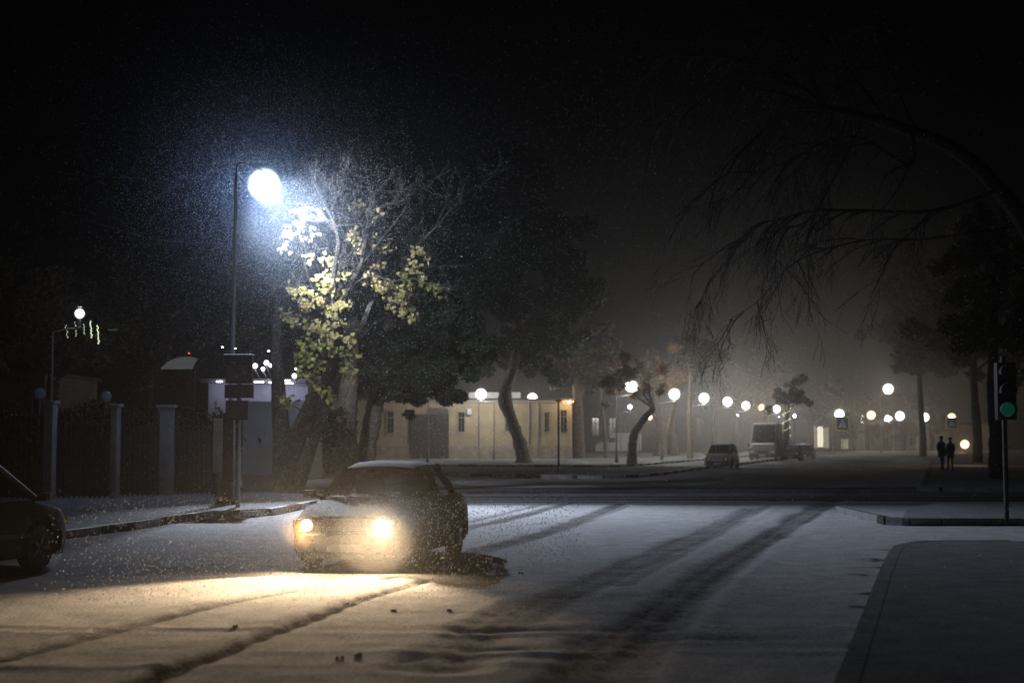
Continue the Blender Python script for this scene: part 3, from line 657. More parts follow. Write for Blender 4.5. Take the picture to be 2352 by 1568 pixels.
for px,r0 in limbs:
    P=smooth([A(*p) for p in px],5); n=len(P); b.tube(P,[max(.012,r0*(1-.72*i/n)) for i in range(n)],7)
    for i in range(2,n,2):
        d=(P[min(i+1,n-1)]-P[i-1]).normalized(); 
        for _ in range(1):
            nd=(d*.6+Vector((random.gauss(0,.5),random.gauss(0,.35),random.gauss(.3,.4)))).normalized()
            if px[0][1]<800: twigs(b,P[i],nd,random.uniform(.45,1.1),max(.008,r0*.25),2,.5,-.05,4,.005)
b.build('branches',M['bark2'],tb)
# hanging palmate leaves
cl=[(691,483),(732,490),(688,520),(658,531),(721,534),(823,468),(856,490),(816,545),(809,527),(823,567),(856,556),(889,566),(651,571),(713,589),(750,593),(757,608),(761,633),(790,630),(754,655),(776,677),(695,663),(713,677),(673,670),(790,696),(706,703),(658,725),(680,732),(761,721),(776,740),(743,747),(761,769),(713,747),(695,784),(721,795),(688,813),(732,831),(724,857),(798,780),(809,813),(790,842),(812,849),(743,893),(761,915),(658,919),(871,608),(849,630),(871,652),(896,652),(915,670),(922,688),(926,714),(951,725),(929,630),(951,611),(966,637),(988,655),(1010,666),(966,589),(959,571),(700,495),(672,540),(740,640),(735,690),(770,700),(748,785),(705,815),(935,655),(905,690),(700,690),(735,760),(770,800),(690,845),(760,660),(715,865)]
V=[];T=[]
lr=random.Random(3)
for (x,y) in cl:
    up=y<620; D=43.0+(y-480)*.004 if x<800 else 43.3+(y-480)*.003
    n=15 if up else 19
    for _ in range(n):
        c=A(x+lr.gauss(0,9),y+lr.gauss(0,8),D+lr.gauss(0,.3)); az=lr.uniform(0,6.28); L=lr.uniform(.085,.15)
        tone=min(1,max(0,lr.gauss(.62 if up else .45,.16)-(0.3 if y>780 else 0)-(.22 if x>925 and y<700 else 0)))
        nl=lr.choice([5,5,7])
        side=Vector((math.cos(az),math.sin(az)*.6,0)); 
        for k in range(nl):
            a=(k-(nl-1)/2)*R(30); d=(Vector((0,0,-1))*math.cos(a)*.85+side*math.sin(a)+Vector((0,lr.gauss(-.1,.15),0))).normalized()
            w=d.cross(Vector((lr.gauss(0,.35),1,lr.gauss(0,.35)))).normalized()*L*.17; ll=L*(1-.25*abs(a))
            V+= [c, c+d*ll*.6+w, c+d*ll, c+d*ll*.6-w]; T+=[tone]*4
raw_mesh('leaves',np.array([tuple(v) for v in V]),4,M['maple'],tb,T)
# --- pines behind
def trunkpts(L): return [(at(x,y,D),r) for x,y,D,r in L]
def px_tree(name,tr,label,blist,nleaf,lsize,mleaf,mbark,seed,cat='tree',group=None,tone=(0,1),depth=2.5,elong=2.2,flat=.75,limb=True):
    """blist: crown lobes (px,py,D,radius m)"""
    tp=trunkpts(tr); B=tp[0][0]; root=empty(name,B,0,label,cat,group); b=MB(); P=smooth([p-B for p,_ in tp],6); rs=[]
    for i in range(len(tp)-1):
        for k in range(6): rs.append(tp[i][1]+(tp[i+1][1]-tp[i][1])*k/6)
    rs.append(tp[-1][1]); rd=random.Random(seed); rs=[r*(1+.1*rd.uniform(-1,1)) for r in rs]; b.tube(P,rs,14)
    cs=[];rr=[]
    for (x,y,D,r) in blist:
        c=at(x,y,D)-B
        for _ in range(9): cs.append(tuple(c+Vector((rd.gauss(0,.55)*r,rd.gauss(0,.55)*r,rd.gauss(0,.45)*r)))); rr.append(r*rd.uniform(.22,.5))
        if limb:
            s=min(P[int(len(P)*.55):],key=lambda q:abs(q.z-(c.z-1.5))); m=s.lerp(c,.5)+Vector((0,0,rd.uniform(0,.5))); b.tube(smooth([s,m,c],4),[max(.02,rs[-1]*.8*(1-.1*i)) for i in range(9)],5)
    b.build('trunk',mbark,root); V,t=clump_leaves(cs,rr,nleaf,lsize,seed,elong,flat,tone); raw_mesh('crown',V,4,mleaf,root,t); return root
px_tree('pine_tree',[(797,1122,54,.48),(797,1060,54,.42),(796,980,54,.40),(800,900,54,.38),(806,780,54.5,.33),(815,600,55,.22),(830,480,55,.1)],'thick upright pine trunk left of the leaning pine, dark crown above the moving saloon',
  [(850,560,55,1.7),(900,450,55,1.5),(930,530,56,1.9),(880,640,56,1.8),(860,760,56,1.5),(930,720,56,1.7),(820,860,55,.9),(960,620,56.5,1.6),(990,470,56,1.2),(845,440,56,1.1)],56000,.085,M['needle'],M['bark'],101)
px_tree('pine_tree',[(838,1118,57,.42),(842,1040,57,.38),(856,960,57,.36),(866,900,57,.34),(872,840,57,.32),(900,740,57.5,.28),(950,620,58,.2),(1000,500,58,.1)],'leaning pine with a trunk slanting right and drooping dark boughs over the ochre building',
  [(1000,560,58,2),(1060,640,58,2),(1030,730,58,1.9),(960,800,58,1.7),(900,860,57,1.1),(1060,820,58,1.4),(1120,560,59,1.7),(930,870,57.5,1.0),(1000,860,58,1.1),(1100,720,58.5,1.7),(1070,480,59,1.5),(940,905,57,.6),(900,890,56.5,.9),(965,900,57,.85),(1010,890,57,.95),(985,865,57,1.1)],66000,.085,M['needle'],M['bark'],205)
px_tree('pine_tree',[(1203,1070,97,.62),(1200,1040,97,.5),(1188,1000,97,.42),(1172,955,97,.42),(1160,920,97,.5),(1165,890,97,.38),(1180,840,97,.34),(1190,740,98,.3),(1190,560,98,.2),(1180,420,98,.12)],'tallest dark pine, with twisted trunk, in front of the ochre building',
  [(1140,370,98,2.2),(1190,410,98,2.2),(1120,460,98,2.6),(1220,490,98,2.6),(1160,560,98,3),(1240,590,98,2.8),(1150,680,98,3),(1250,700,98,2.8),(1300,640,98,2.2),(1220,790,98,2),(1290,760,98,1.8),(1120,800,98,2.2),(1170,330,98,1.2),(1100,400,98,1.6),(1330,690,98,1.3),(1040,790,98,1.6),(1250,830,98,1.4)],90000,.15,M['needle'],M['bark'],103)
# island trees
px_tree('plane_tree',[(1331,1060,122,.62),(1330,1020,122,.5),(1328,960,122,.45),(1326,900,122,.4),(1322,840,122,.3)],'broad upright tree at the right end of the ochre building',
  [(1310,830,122,2.2),(1340,780,122,2.4),(1290,860,122,1.6),(1370,830,122,2.0),(1360,880,122,1.5)],9000,.16,M['leafdark'],M['bark'],104,group='street trees on the corner pavement')
px_tree('plane_tree',[(1451,1073,93,.36),(1452,1040,93,.3),(1456,1000,93,.28),(1470,975,93,.22),(1488,952,93,.22),(1503,938,93,.12)],'forked street tree with rust leaves around the nearest white globe lamp',
  [(1430,870,93,1.1),(1470,865,93,1.2),(1490,890,93,.9),(1410,880,93,.8),(1455,845,93,1.0)],5500,.09,M['leafrust'],M['bark'],105,group='street trees on the corner pavement',tone=(.2,1))
px_tree('plane_tree',[(1512,1049,140,.55),(1518,1020,140,.45),(1519,985,140,.42),(1508,955,140,.35),(1500,930,140,.2)],'curved slim tree right of the forked one',
  [(1500,890,140,2),(1530,870,140,2.2),(1540,840,140,2)],6000,.16,M['leafrust'],M['bark'],106,group='street trees on the corner pavement')
px_tree('plane_tree',[(1546,1047,150,.62),(1544,1010,150,.5),(1540,980,150,.4),(1552,930,150,.3),(1560,880,150,.2)],'thick-footed tree between the curved slim tree and the straight one',
  [(1560,850,150,2.4),(1600,830,150,2.6),(1580,800,150,2.2)],7000,.18,M['leafdark'],M['bark'],107,group='street trees on the corner pavement')
px_tree('plane_tree',[(1585,1060,118,.26),(1584,1000,118,.24),(1583,920,118,.2),(1585,850,118,.12)],'straight thin-trunked tree left of the silver hatchback',
  [(1590,840,118,1.5),(1610,810,118,1.7),(1570,800,118,1.4)],4000,.13,M['leafdark'],M['bark'],108,group='street trees on the corner pavement')
px_tree('plane_tree',[(1392,1057,125,.2),(1390,1000,125,.17),(1385,940,125,.12),(1380,880,125,.08)],'thinnest sapling left of the forked tree',
  [(1380,870,125,1.3),(1400,850,125,1.4)],2500,.12,M['leafdark'],M['bark'],109,group='street trees on the corner pavement')
for k,(x,D,top,lab) in enumerate([(1640,175,850,'hazy tree behind the silver hatchback'),(1700,190,860,'hazy tree rising over the tall grey van roof at its left'),(1790,200,870,'hazy tree behind the tall grey van'),(1990,232,930,'bare dark tree right of the yellow-framed crossing sign'),(2075,236,925,'bare dark tree under the pair of far warm lamps'),(2140,236,920,'bare dark tree before the pale doorway at far right'),(1912,205,900,'dark tree with light strings in front of the lit shop window')]):
    z0=.2; B=at(x,1030,D); B.z=z0
    px_tree('street_tree',[(x,1012+F*1.5/D,D,.4),(x+2,1012,D,.34),(x-3,980,D,.28),(x,955,D,.2)],lab,
      [(x-14,top+40,D,2.2),(x+14,top+30,D,2.3),(x,top,D,2.4),(x+24,top+55,D,1.8),(x-24,top+60,D,1.8)],3500,.22,M['leafdark'],M['darkbark'],120+k,group='trees far down the street')
# left background trees behind the lamp
px_tree('park_tree',[(560,1080,66,.4),(562,950,66,.34),(570,800,67,.3),(590,600,68,.22),(600,450,68,.14)],'dark leafy tree standing behind the bright street lamp',
  [(600,260,68,2),(680,230,68,2.2),(740,280,68,2),(560,330,68,1.9),(640,330,68,2),(820,260,69,1.9),(880,270,69,1.4),(520,400,68,1.8),(760,380,69,2),(600,560,68,1.9),(560,700,67,2),(620,760,67,1.7),(850,340,69,1.6),(690,420,69,1.8)],26000,.16,M['leafdark'],M['darkbark'],110)
px_tree('park_tree',[(330,1080,62,.38),(335,950,62,.32),(345,780,62,.26),(370,600,62,.18)],'dark spreading tree rising behind the fence pillars left of the street lamp',
  [(380,480,62,1.9),(440,420,62,1.8),(330,560,62,2),(430,560,62,1.9),(390,680,62,2),(470,690,62,1.7),(300,700,62,1.8),(450,330,63,1.2),(360,770,62,1.4)],16000,.15,M['leafdark'],M['darkbark'],111)
px_tree('park_tree',[(120,1080,60,.36),(118,950,60,.3),(125,850,60,.22),(140,780,60,.14)],'dark tree in the far left hung with strings of fairy lights',
  [(110,700,60,1.8),(190,760,60,1.3),(60,640,60,1.9),(150,800,60,1.2),(240,800,60,1.3),(60,780,60,1.4)],9000,.13,M['leafdark'],M['darkbark'],112)
# hedge behind the fence
hb=[];hr=[]
for k in range(60):
    x=-50+k*.75+random.uniform(-.3,.3); hb.append((x*.62-3.2,52+random.uniform(-.6,.6),2.2+random.uniform(-.4,.5))); hr.append(random.uniform(.7,1.15))
V,t=clump_leaves(hb,hr,16000,.13,77,tone=(0,.8)); o=raw_mesh('hedge',V,4,M['leafdark'],None,t); tag(o,'dark leafy hedge running behind the gateposts at left','hedge')
# upper-right bare tree over the road
c0=Vector((12.2,33,.14)); rt=empty('bare_tree',c0,0,'large bare tree whose dark boughs arch over the right half of the road','tree'); b=MB()
def Q(x,y,D): return at(x,y,D)-c0
tr=smooth([Vector((0,0,-.1)),Q(2440,1050,33),Q(2440,800,32.5),Q(2380,560,32),Q(2230,370,31.5),Q(2060,290,31),Q(1895,247,31)],5); b.tube(tr,[.36-.30*i/len(tr) for i in range(len(tr))],12)
cv=lambda cx,cy:((2300+cx/1.045)/1.741,(cy/1.045)/1.741)
arcs=[([(1040,450),(900,330),(700,260),(520,230),(400,230)],.10),([(1040,450),(880,400),(700,370),(560,410),(420,470),(320,560)],.09),([(1050,460),(900,460),(790,540),(660,660),(560,780),(480,870)],.10),
 ([(1120,480),(1000,470),(860,480),(760,570)],.05),([(1400,690),(1200,580),(1040,600),(900,670),(760,720),(680,800)],.10),([(1000,620),(930,700),(890,790),(890,880)],.05),
 ([(1500,880),(1200,880),(1000,880),(880,910),(740,950),(640,1080),(560,1180)],.10),([(1000,890),(880,960),(840,1050),(830,1120)],.06),([(1100,600),(1060,700),(1040,780)],.04),
 ([(1450,1000),(1250,1000),(1050,1040),(900,1110),(760,1260),(640,1340)],.07),([(1300,500),(1150,300),(1000,120),(850,0)],.09),([(1400,500),(1300,250),(1250,60)],.08),([(1050,455),(950,250),(820,120),(700,60)],.06)]
for px,r0 in arcs:
    D=31+random.uniform(-1.5,1.5); q0=[Q(*cv(*p),D+.4*i) for i,p in enumerate(px)]; q0=([min(tr[3:],key=lambda t:(t-q0[0]).length+max(0,t.z-q0[0].z)*.6)]+q0) if px[0][0]>1045 or px[0][1]>455 else [tr[-1]]+q0; P=smooth(q0,5); n=len(P); b.tube(P,[max(.01,.5*r0*(1-.8*i/n)) for i in range(n)],7)
    for i in range(3,n,2):
        d=(P[min(i+1,n-1)]-P[i-1]).normalized(); nd=(d+Vector((random.gauss(-.1,.4),random.gauss(0,.4),random.gauss(-.25,.35)))).normalized()
        twigs(b,P[i],nd,random.uniform(.7,1.5),max(.01,r0*.3),2,.35,.25,4,.006)
b.build('branches',M['darkbark'],rt)
# right side dark trees
for k,(x,D,top,lab) in enumerate([(2290,60,560,'black leafy tree mass at right behind the green signal'),(2245,105,640,'black tree right of the two standing people'),(2120,150,640,'dark tree crown over the far right lamps')]):
    yb=1012+F*1.6/D
    px_tree('dark_tree',[(x,yb,D,.4),(x,1000,D,.34),(x-8,880,D,.26),(x-10,top+100,D,.16)],lab,
      [(x-40,top+60,D,1.9*D/70),(x+40,top+50,D,2*D/70),(x,top,D,2.1*D/70),(x+70,top+160,D,1.8*D/70),(x-60,top+150,D,1.6*D/70),(x,top+180,D,1.9*D/70)],9000,.0022*D,M['leafdark'],M['darkbark'],140+k)
# ------------------------------------------------------------------ STREET LIGHTS
def post_lamp(side,globe=.64,col=NEUT,em='e_warm',power=900,H=5.2,arm=1.05):  # globe enlarged so its soft glow takes in the lamp's glare
    root=empty('street_lamp',(0,0,0)); z=H
    b=MB(); b.lathe((-side*arm,0,0),[(.13,0),(.13,.25),(.085,.35),(.075,.9),(.05,1.0)],12); b.build('base',M['metal'],root)
    b=MB(); b.tube([(-side*arm,0,.9),(-side*arm,0,z-.75)],[.055,.04],10); b.build('pole',M['metal'],root)
    b=MB(); b.tube([(-side*arm,0,z-.75),(-side*arm*.4,0,z-.6),(0,0,z-.58)],.03,8); b.lathe((0,0,z-.58),[(.17,0),(.19,.03),(.06,.05),(.07,.38)],12); b.build('arm',M['metal'],root)
    b=MB(); n=8; b.lathe((0,0,z),[(.03,-globe)]+[(globe*math.cos(a),globe*math.sin(a)) for a in np.linspace(-1.3,1.3,9)]+[(.03,globe)],16); b.build('globe',M[em],root)
    b=MB(); b.lathe((0,0,z+globe),[(.1,-.01),(.09,.03),(.02,.07)],12); b.build('cap',M['metal'],root)
    point('lamp_light',(0,0,z),power,col,.16,root)
    return root
protos={}
def place_lamp(x,y,side,kind='w',D=None,label='',H=5.2,zb=.27,power=None,pole=True):
    key=(side,kind,H,power)
    if D is None: D=F*(H+zb-CH)/(1012-y)
    p=at(x,y,D)
    cfg={'w':dict(power=1200),'o':dict(col=ORANGE,em='e_orange',power=350,globe=.58),'c':dict(col=(.95,.93,1),em='e_white',power=500,globe=.38),'f':dict(col=NEUT,em='e_warm',power=700,globe=1.0),'fo':dict(col=ORANGE,em='e_orange',power=600,globe=.95),'n':dict(col=(.95,.93,1),em='e_white',power=60,globe=.27),'s':dict(col=NEUT,em='e_warm',power=500,globe=.44),'so':dict(col=ORANGE,em='e_orange',power=350,globe=.42)}[kind]
    if power: cfg=dict(cfg,power=power)
    if key not in protos: r=post_lamp(side,H=H,**cfg); protos[key]=r
    else: r=copy_tree(protos[key])
    r.location=(p.x,p.y,p.z-H); tag(r,label,'street lamp','white globe street lamps along the pavements' )
    return r
ordn=['nearest','second nearest','third','fourth','fifth']
place_lamp(948,887,-1,'c',label='purple-white globe lamp half hidden in the drooping pine boughs')
place_lamp(1105,905,-1,'w',label='globe lamp in front of the ochre wall just left of the twisted pine trunk')
place_lamp(1223,914,-1,'w',label='globe lamp in front of the ochre wall just right of the twisted pine trunk')
A_=[(1450,888,'w','largest globe lamp of the long kerbside row, wrapped in rust leaves'),(1549,905,'w','second globe lamp of the long kerbside row, right of the rust-leaved one'),(1617,914,'w','third globe lamp of the long kerbside row, above and left of the silver hatchback'),
 (1671,922,'w','fourth globe lamp of the long kerbside row, above the silver hatchback'),(1713,931,'w','fifth globe lamp of the long kerbside row, above a smaller lower lamp'),(1750,936,'o','orange-tinted globe lamp over the tall grey van'),(1784,939,'w','globe lamp over the right roof edge of the tall grey van'),(1812,941,'s','last and smallest globe lamp of the long kerbside row')]
for x,y,k,lab in A_: place_lamp(x,y,1,k,label=lab,power=1500 if k=='w' else None)
for x,y,k,lab in [(1447,934,'c','small lower globe lamp directly under the rust-leaved one'),(1549,939,'c','small lower globe lamp directly under the second lamp of the kerbside row'),(1697,953,'c','small lower globe lamp left of the tall grey van')]:
    place_lamp(x,y,1,k,label=lab)
for x,y,k,lab in [(1928,951,'f','far globe lamp just above the yellow-framed crossing sign'),(1983,962,'f','left and lower globe of the first far pair right of the crossing sign'),(2001,953,'fo','orange globe of the first far pair right of the crossing sign'),(2040,962,'f','left and lower globe of the second far pair'),(2067,955,'f','right and higher globe of the second far pair'),(2124,958,'f','lone far globe lamp between the pairs and the dim crossing sign'),(2186,958,'fo','far orange globe lamp just above the dim crossing sign')]:
    place_lamp(x,y,1,k,label=lab)
place_lamp(2040,893,1,'f',D=190,H=8.6,label='tall far lamp standing well above all the other lamps at right')
place_lamp(183,720,1,'n',D=56,H=6.6,zb=.1,label='lone white lamp at far left above the fairy-lit tree',power=45)
place_lamp(2216,1020,1,'so',D=92,H=1.45,label='low orange lamp right of the two standing people',power=60)
# orange light behind the forked tree
place_lamp(1492,958,1,'so',D=150,H=4.2,label='orange lamp mostly hidden behind the forked tree limb',power=260)
# bare metal post
def plain_post(x,yt,yb,label,name='metal_post',r=.06):
    B=gr(x,yb,.15); T=at(x,yt,B.y); b=MB(); b.tube([(0,0,0),(0,0,T.z-.15)],[r,r*.7],10); b.lathe((0,0,0),[(r*2,0),(r*2,.08),(r*1.1,.12)],12)
    b.box((0,-.02,T.z-.2),(.34,.1,.08),bev=.02); o=b.build(name,M['metal']); o.location=B; return tag(o,label,'post')
plain_post(1283,918,1083,'thin grey post with small unlit head at the kerb before the ochre building')
# main tall street lamp
MB_=gr(524,1158,.15); root=empty('street_lamp',MB_,0,'tall street lamp with dazzling blue-white head and thick foot, beside the chestnut','street lamp')
LP=at(607,428,39.6)-MB_
b=MB(); b.box((0,0,1.15),(.27,.27,2.3),bev=.02); b.box((0,0,.05),(.45,.45,.12),bev=.02); b.build('foot',M['darkmetal'],root)
px=at(535,800,MB_.y)-MB_
b=MB(); b.tube([(px.x*.7,0,2.25),(px.x,0,5.0),(px.x+.02,0,LP.z-.35)],[.07,.05,.04],12); b.build('pole',M['plaster_w'],root)
b=MB(); b.tube(smooth([Vector((px.x+.02,0,LP.z-.38)),Vector((px.x+.12,0,LP.z-.02)),Vector((px.x+.4,LP.y*.6,LP.z+.12)),Vector((LP.x-.1,LP.y,LP.z+.1))],4),.018,8); b.build('arm',M['black'],root)
b=MB(); b.box(LP+Vector((0.02,0,.09)),(.55,.24,.09),bev=.03); b.build('lamp_housing',M['darkmetal'],root)
b=MB(); b.lathe(LP+Vector((0,0,.04)),[(.03,-.64)]+[(.64*math.cos(a),.64*math.sin(a)) for a in np.linspace(-1.4,1.4,13)]+[(.03,.64)],24); b.build('lamp_glare',M['e_cool'],root)  # oversized glowing ball added round the head, standing in for its glare
tgt=Vector((0.2,31,0))-MB_-LP; rq=tgt.to_track_quat('-Z','Y').to_euler()
point('lamp_light',LP+Vector((0,0,-.12)),19000,(.78,.86,1.0),.14,root,'SPOT',rq,R(88),1.0)
rq2=Vector((1,.55,-.5)).to_track_quat('-Z','Y').to_euler()
point('lamp_light',LP+Vector((.02,0,-.1)),2600,(.8,.87,1.0),.14,root,'SPOT',rq2,R(140),.8)  # spot added in the lamp head to brighten the chestnut leaves
point('lamp_light',LP+Vector((.0,.05,-.1)),11000,(.86,.9,1.0),.14,root,'SPOT',Vector((8.6,27,-8.6)).to_track_quat('-Z','Y').to_euler(),R(46),1.0)  # spot added in the lamp head to brighten the snow past the junction
point('lamp_spill',LP+Vector((0,0,-.06)),520,(.36,.54,1.0),.16,root)
# ------------------------------------------------------------------ SIGNS, FENCE, BINS
B=gr(546,1164,.15); root=empty('sign_post',B,0,'stack of dark snow-topped sign boards on a post by the left kerb','sign')
D=B.y
def P_(x,y): return at(x,y,D)-B
b=MB(); b.tube([(0,0,0),(0,0,P_(545,820).z)],.055,10); b.build('post',M['metal'],root)
for (x0,y0,x1,y1,mm,th) in [(519,817,583,832,'darkmetal',.22),(521,834,582,880,'black',.16),(519,884,584,914,'darkmetal',.2),(520,920,572,964,'black',.05)]:
    a,c=P_(x0,y1),P_(x1,y0); b=MB(); b.box(((a.x+c.x)/2,-.1,(a.z+c.z)/2),(c.x-a.x,th,c.z-a.z),bev=.012); 
    if y1-y0>25:
        b.box(((a.x+c.x)/2,-.1-th/2-.004,(a.z+c.z)/2),((c.x-a.x)*.86,.012,(c.z-a.z)*.8),1)
    sb=b.build('sign_board',[M[mm],M['wood']],root)
    if y0==817:
        b=MB(); b.box(((a.x+c.x)/2,-.1,c.z+.015),(c.x-a.x+.04,th,.03),bev=.012); b.build('snow_cap',M['snow'],sb)
B=gr(501,1158,.15); b=MB(); b.lathe((0,0,0),[(.13,0),(.12,.03),(.035,.05),(.035,.2)],12); b.lathe((0,0,.2),[(.12,0),(.15,.05),(.16,.55),(.17,.57),(.15,.6),(.14,.5)],14); o=b.build('litter_bin',M['darkmetal']); o.location=B; tag(o,'small dark litter bin on a stem left of the street lamp foot','bin')
# fence pillars
pil=[(112,926,1147,.24,'left-hand'),(262,933,1143,.2,'second'),(379,935,1136,.42,'widest')]
labs=['leftmost tall grey gatepost, beside the roof of the cut-off hatchback','narrow grey gatepost between the leftmost one and the widest one','widest grey gatepost, third from the left']
for (x,yt,yb,w,_),lab in zip(pil,labs):
    B=gr(x,yb,.15); T=at(x,yt,B.y); H=T.z-.15; b=MB(); b.box((0,0,H/2),(w,.4,H),bev=.015); b.box((0,0,H+.03),(w+.12,.5,.09),bev=.02); 
    o=b.build('gatepost',M['concrete']); o.location=B; tag(o,lab,'gatepost','grey gateposts in the left wall')
B=gr(499,1130,.15); T=at(499,966,B.y); b=MB(); b.box((0,0,(T.z-.15)/2),(.36,.36,T.z-.15),bev=.015); b.box((0,0,T.z-.12),(.44,.44,.07),bev=.02); o=b.build('gatepost',M['plaster_o']); o.location=B; tag(o,'ochre gatepost behind the foot of the tall street lamp','gatepost')
def fence(x0,x1,yb,H,label):
    a=gr(x0,yb,.15); c=gr(x1,yb,.15); L=(c-a).length; root=empty('metal_fence',a,math.atan2(c.y-a.y,c.x-a.x),label,'fence'); b=MB()
    n=int(L/.14)
    for k in range(n+1): b.box((k*L/n,0,H/2),(.05,.03,H))
    b.build('bars',M['darkmetal'],root,smooth=False); b=MB()
    for z in (.2,H-.25): b=MB(); b.box((L/2,.03,z),(L,.03,.06)); b.build('rail',M['darkmetal'],root,smooth=False)
    b=MB(); b.box((L/2,.09,H*.42),(L,.02,H*.8)); b.build('backing_sheet',M['wood'],root,smooth=False)
fence(-60,103,1146,2.5,'dark barred fence left of the leftmost gatepost'); fence(122,253,1143,2.5,'dark barred fence panel between the leftmost and the narrow gatepost'); fence(270,362,1139,2.5,'dark barred fence panel between the narrow and the widest gatepost'); fence(398,486,1134,2.3,'dark barred fence panel between the widest and the ochre gatepost')
for x,y,lab in ((92,903,'unlit ball lamp above the leftmost gatepost'),(243,911,'unlit ball lamp above the narrow gatepost')):
    p=at(x,y,50); root=empty('ball_lamp',(p.x,50,.15),0,lab,'lamp','unlit ball lamps behind the gateposts'); b=MB(); b.tube([(0,0,0),(0,0,p.z-.35)],.04,8); b.build('pole',M['metal'],root)
    b=MB(); r=.2; b.lathe((0,0,p.z-.15),[(.05,-r)]+[(r*math.cos(a),r*math.sin(a)) for a in np.linspace(-1.3,1.3,8)]+[(.02,r)],14); b.build('globe',M['plaster_w'],root)
# white wall behind the trunks
a=at(556,1128,51); c=at(700,1128,51); H=at(600,926,51).z
b=MB(); b.box(((a.x+c.x)/2,51.1,H/2),(c.x-a.x,.22,H)); b.box(((a.x+c.x)/2,51.1,H+.03),(c.x-a.x+.1,.32,.07)); b.box(((a.x+c.x)/2,50.97,.3),(c.x-a.x,.06,.5),1); o=b.build('garden_wall',[M['plaster_w'],M['plinth']],smooth=False); tag(o,'white rendered wall lit behind the forked chestnut trunk','wall')
# shop with LED lights
D=64; a=at(476,1100,D); c=at(705,1100,D); H=at(600,880,D).z
root=empty('shop_building',((a.x+c.x)/2,D,0),0,'flat-roofed grey shop with white tube lights on its roof edge behind the white wall','building'); W=c.x-a.x
b=MB(); b.box((0,2.5,H/2),(W,5,H)); b.build('wall',M['shopwall'],root,smooth=False)
b=MB(); b.box((0,2.2,H+.09),(W+.5,5.6,.18)); b.build('roof',M['roofing'],root,smooth=False)
for (x,w,y) in ((504,14,876),(595,22,877),(625,16,878),(655,22,874),(664,18,880)):
    p=at(x,y,D-.75); b=MB(); b.box((p.x-root.location.x,-.75,p.z),(w/F*D,.07,.05),bev=.02); b.build('tube_light',M['e_tube'],root)
for x in (504,612,668): point('tube_glow',at(x,884,D-.8)-root.location,22,(.75,.75,1),.15,root)
for k in range(7):
    b=MB(); b.box((-W/2+.35+k*W/7.2,-.02,H*.42),(.03,.03,H*.8)); b.build('panel_joint',M['darkmetal'],root,smooth=False)
for (x,y,r) in ((586,840,.17),(612,833,.17),(622,839,.13),(604,847,.13),(676,863,.16),(680,847,.08)):
    p=at(x,y,D-1.5); root2=empty('flood_lamp',p,0,'white floodlight at pixel','lamp','white floodlights above the shop roof'); 
    root2['label']={586:'leftmost round white floodlight above the shop roof',612:'topmost round white floodlight of the cluster above the shop',622:'right-hand round floodlight of the cluster of four above the shop',604:'lowest round floodlight of the cluster of four above the shop',676:'round white floodlight next to the chestnut leaves above the shop',680:'tiny floodlight over the one next to the chestnut leaves'}[x]
    b=MB(); b.lathe((0,0,0),[(.02,-r)]+[(r*math.cos(a_),r*math.sin(a_)) for a_ in np.linspace(-1.3,1.3,8)]+[(.02,r)],14); b.build('lens',M['e_white'],root2)
    b=MB(); b.tube([(0,.1,-r),(0,1.6,-(p.z-H-.1))],.03,6); b.build('bracket',M['darkmetal'],root2)
    if x in (604,676): point('flood_glow',(0,-.1,0),60,(.82,.8,1),.12,root2)
for (x,y,r) in ((511,797,.05),(540,800,.05),(563,802,.09),(588,803,.04),(617,806,.06)):
    p=at(x,y,70); b=MB(); b.lathe((0,0,0),[(.01,-r*.6),(r*1.4,-r*.3),(r*1.4,r*.3),(.01,r*.6)],10); o=b.build('string_lamp',M['e_white']); o.location=p
    tag(o,{511:'far left small lamp of the high row above the sign boards',540:'small lamp just right of the pole in the high row',563:'brightest small lamp in the high row',588:'faintest small lamp in the high row',617:'rightmost small lamp of the high row'}[x],'lamp','row of small lamps high behind the sign boards')
b=MB(); b.tube([at(480,797,70.1),at(560,803,70.1),at(660,808,70.1)],.012,5); tag(b.build('cable',M['black']),'thin cable carrying the high row of small lamps','cable')
# fairy lights at left
for k,(x,y0,y1,n,lab) in enumerate([(224,748,792,16,'brightest vertical fairy light string, rightmost at far left'),(208,738,778,14,'vertical fairy light string just left of the brightest'),(192,745,770,9,'short dim fairy light string under the lone lamp'),(172,740,775,9,'dim fairy light string left of the lone lamp'),(152,748,778,8,'leftmost dim fairy light string')]):
    V=[];b=MB()
    b.tube([at(x,y0,57),at(x+3,y1,57)],.01,4)
    for j in range(n):
        p=at(x+3*j/n+random.gauss(0,.8),y0+(y1-y0)*j/n,57); r=.022 if k<2 else .013; b.lathe(p,[(.004,-r),(r,-r*.3),(r,r*.3),(.004,r)],6,mi=1)
    tag(b.build('fairy_lights',[M['black'],M['e_bulb']]),lab,'light string','fairy light strings in the far left tree')
b=MB(); b.tube([at(240,757,60),at(280,758,60),at(322,757,60)],.01,4)
for j in range(14): p=at(245+75*j/14,757.5,60); b.lathe(p,[(.003,-.015),(.015,0),(.003,.015)],5,mi=1)
tag(b.build('fairy_lights',[M['black'],M['e_greenbulb']]),'faint horizontal string of green bulbs at left','light string')
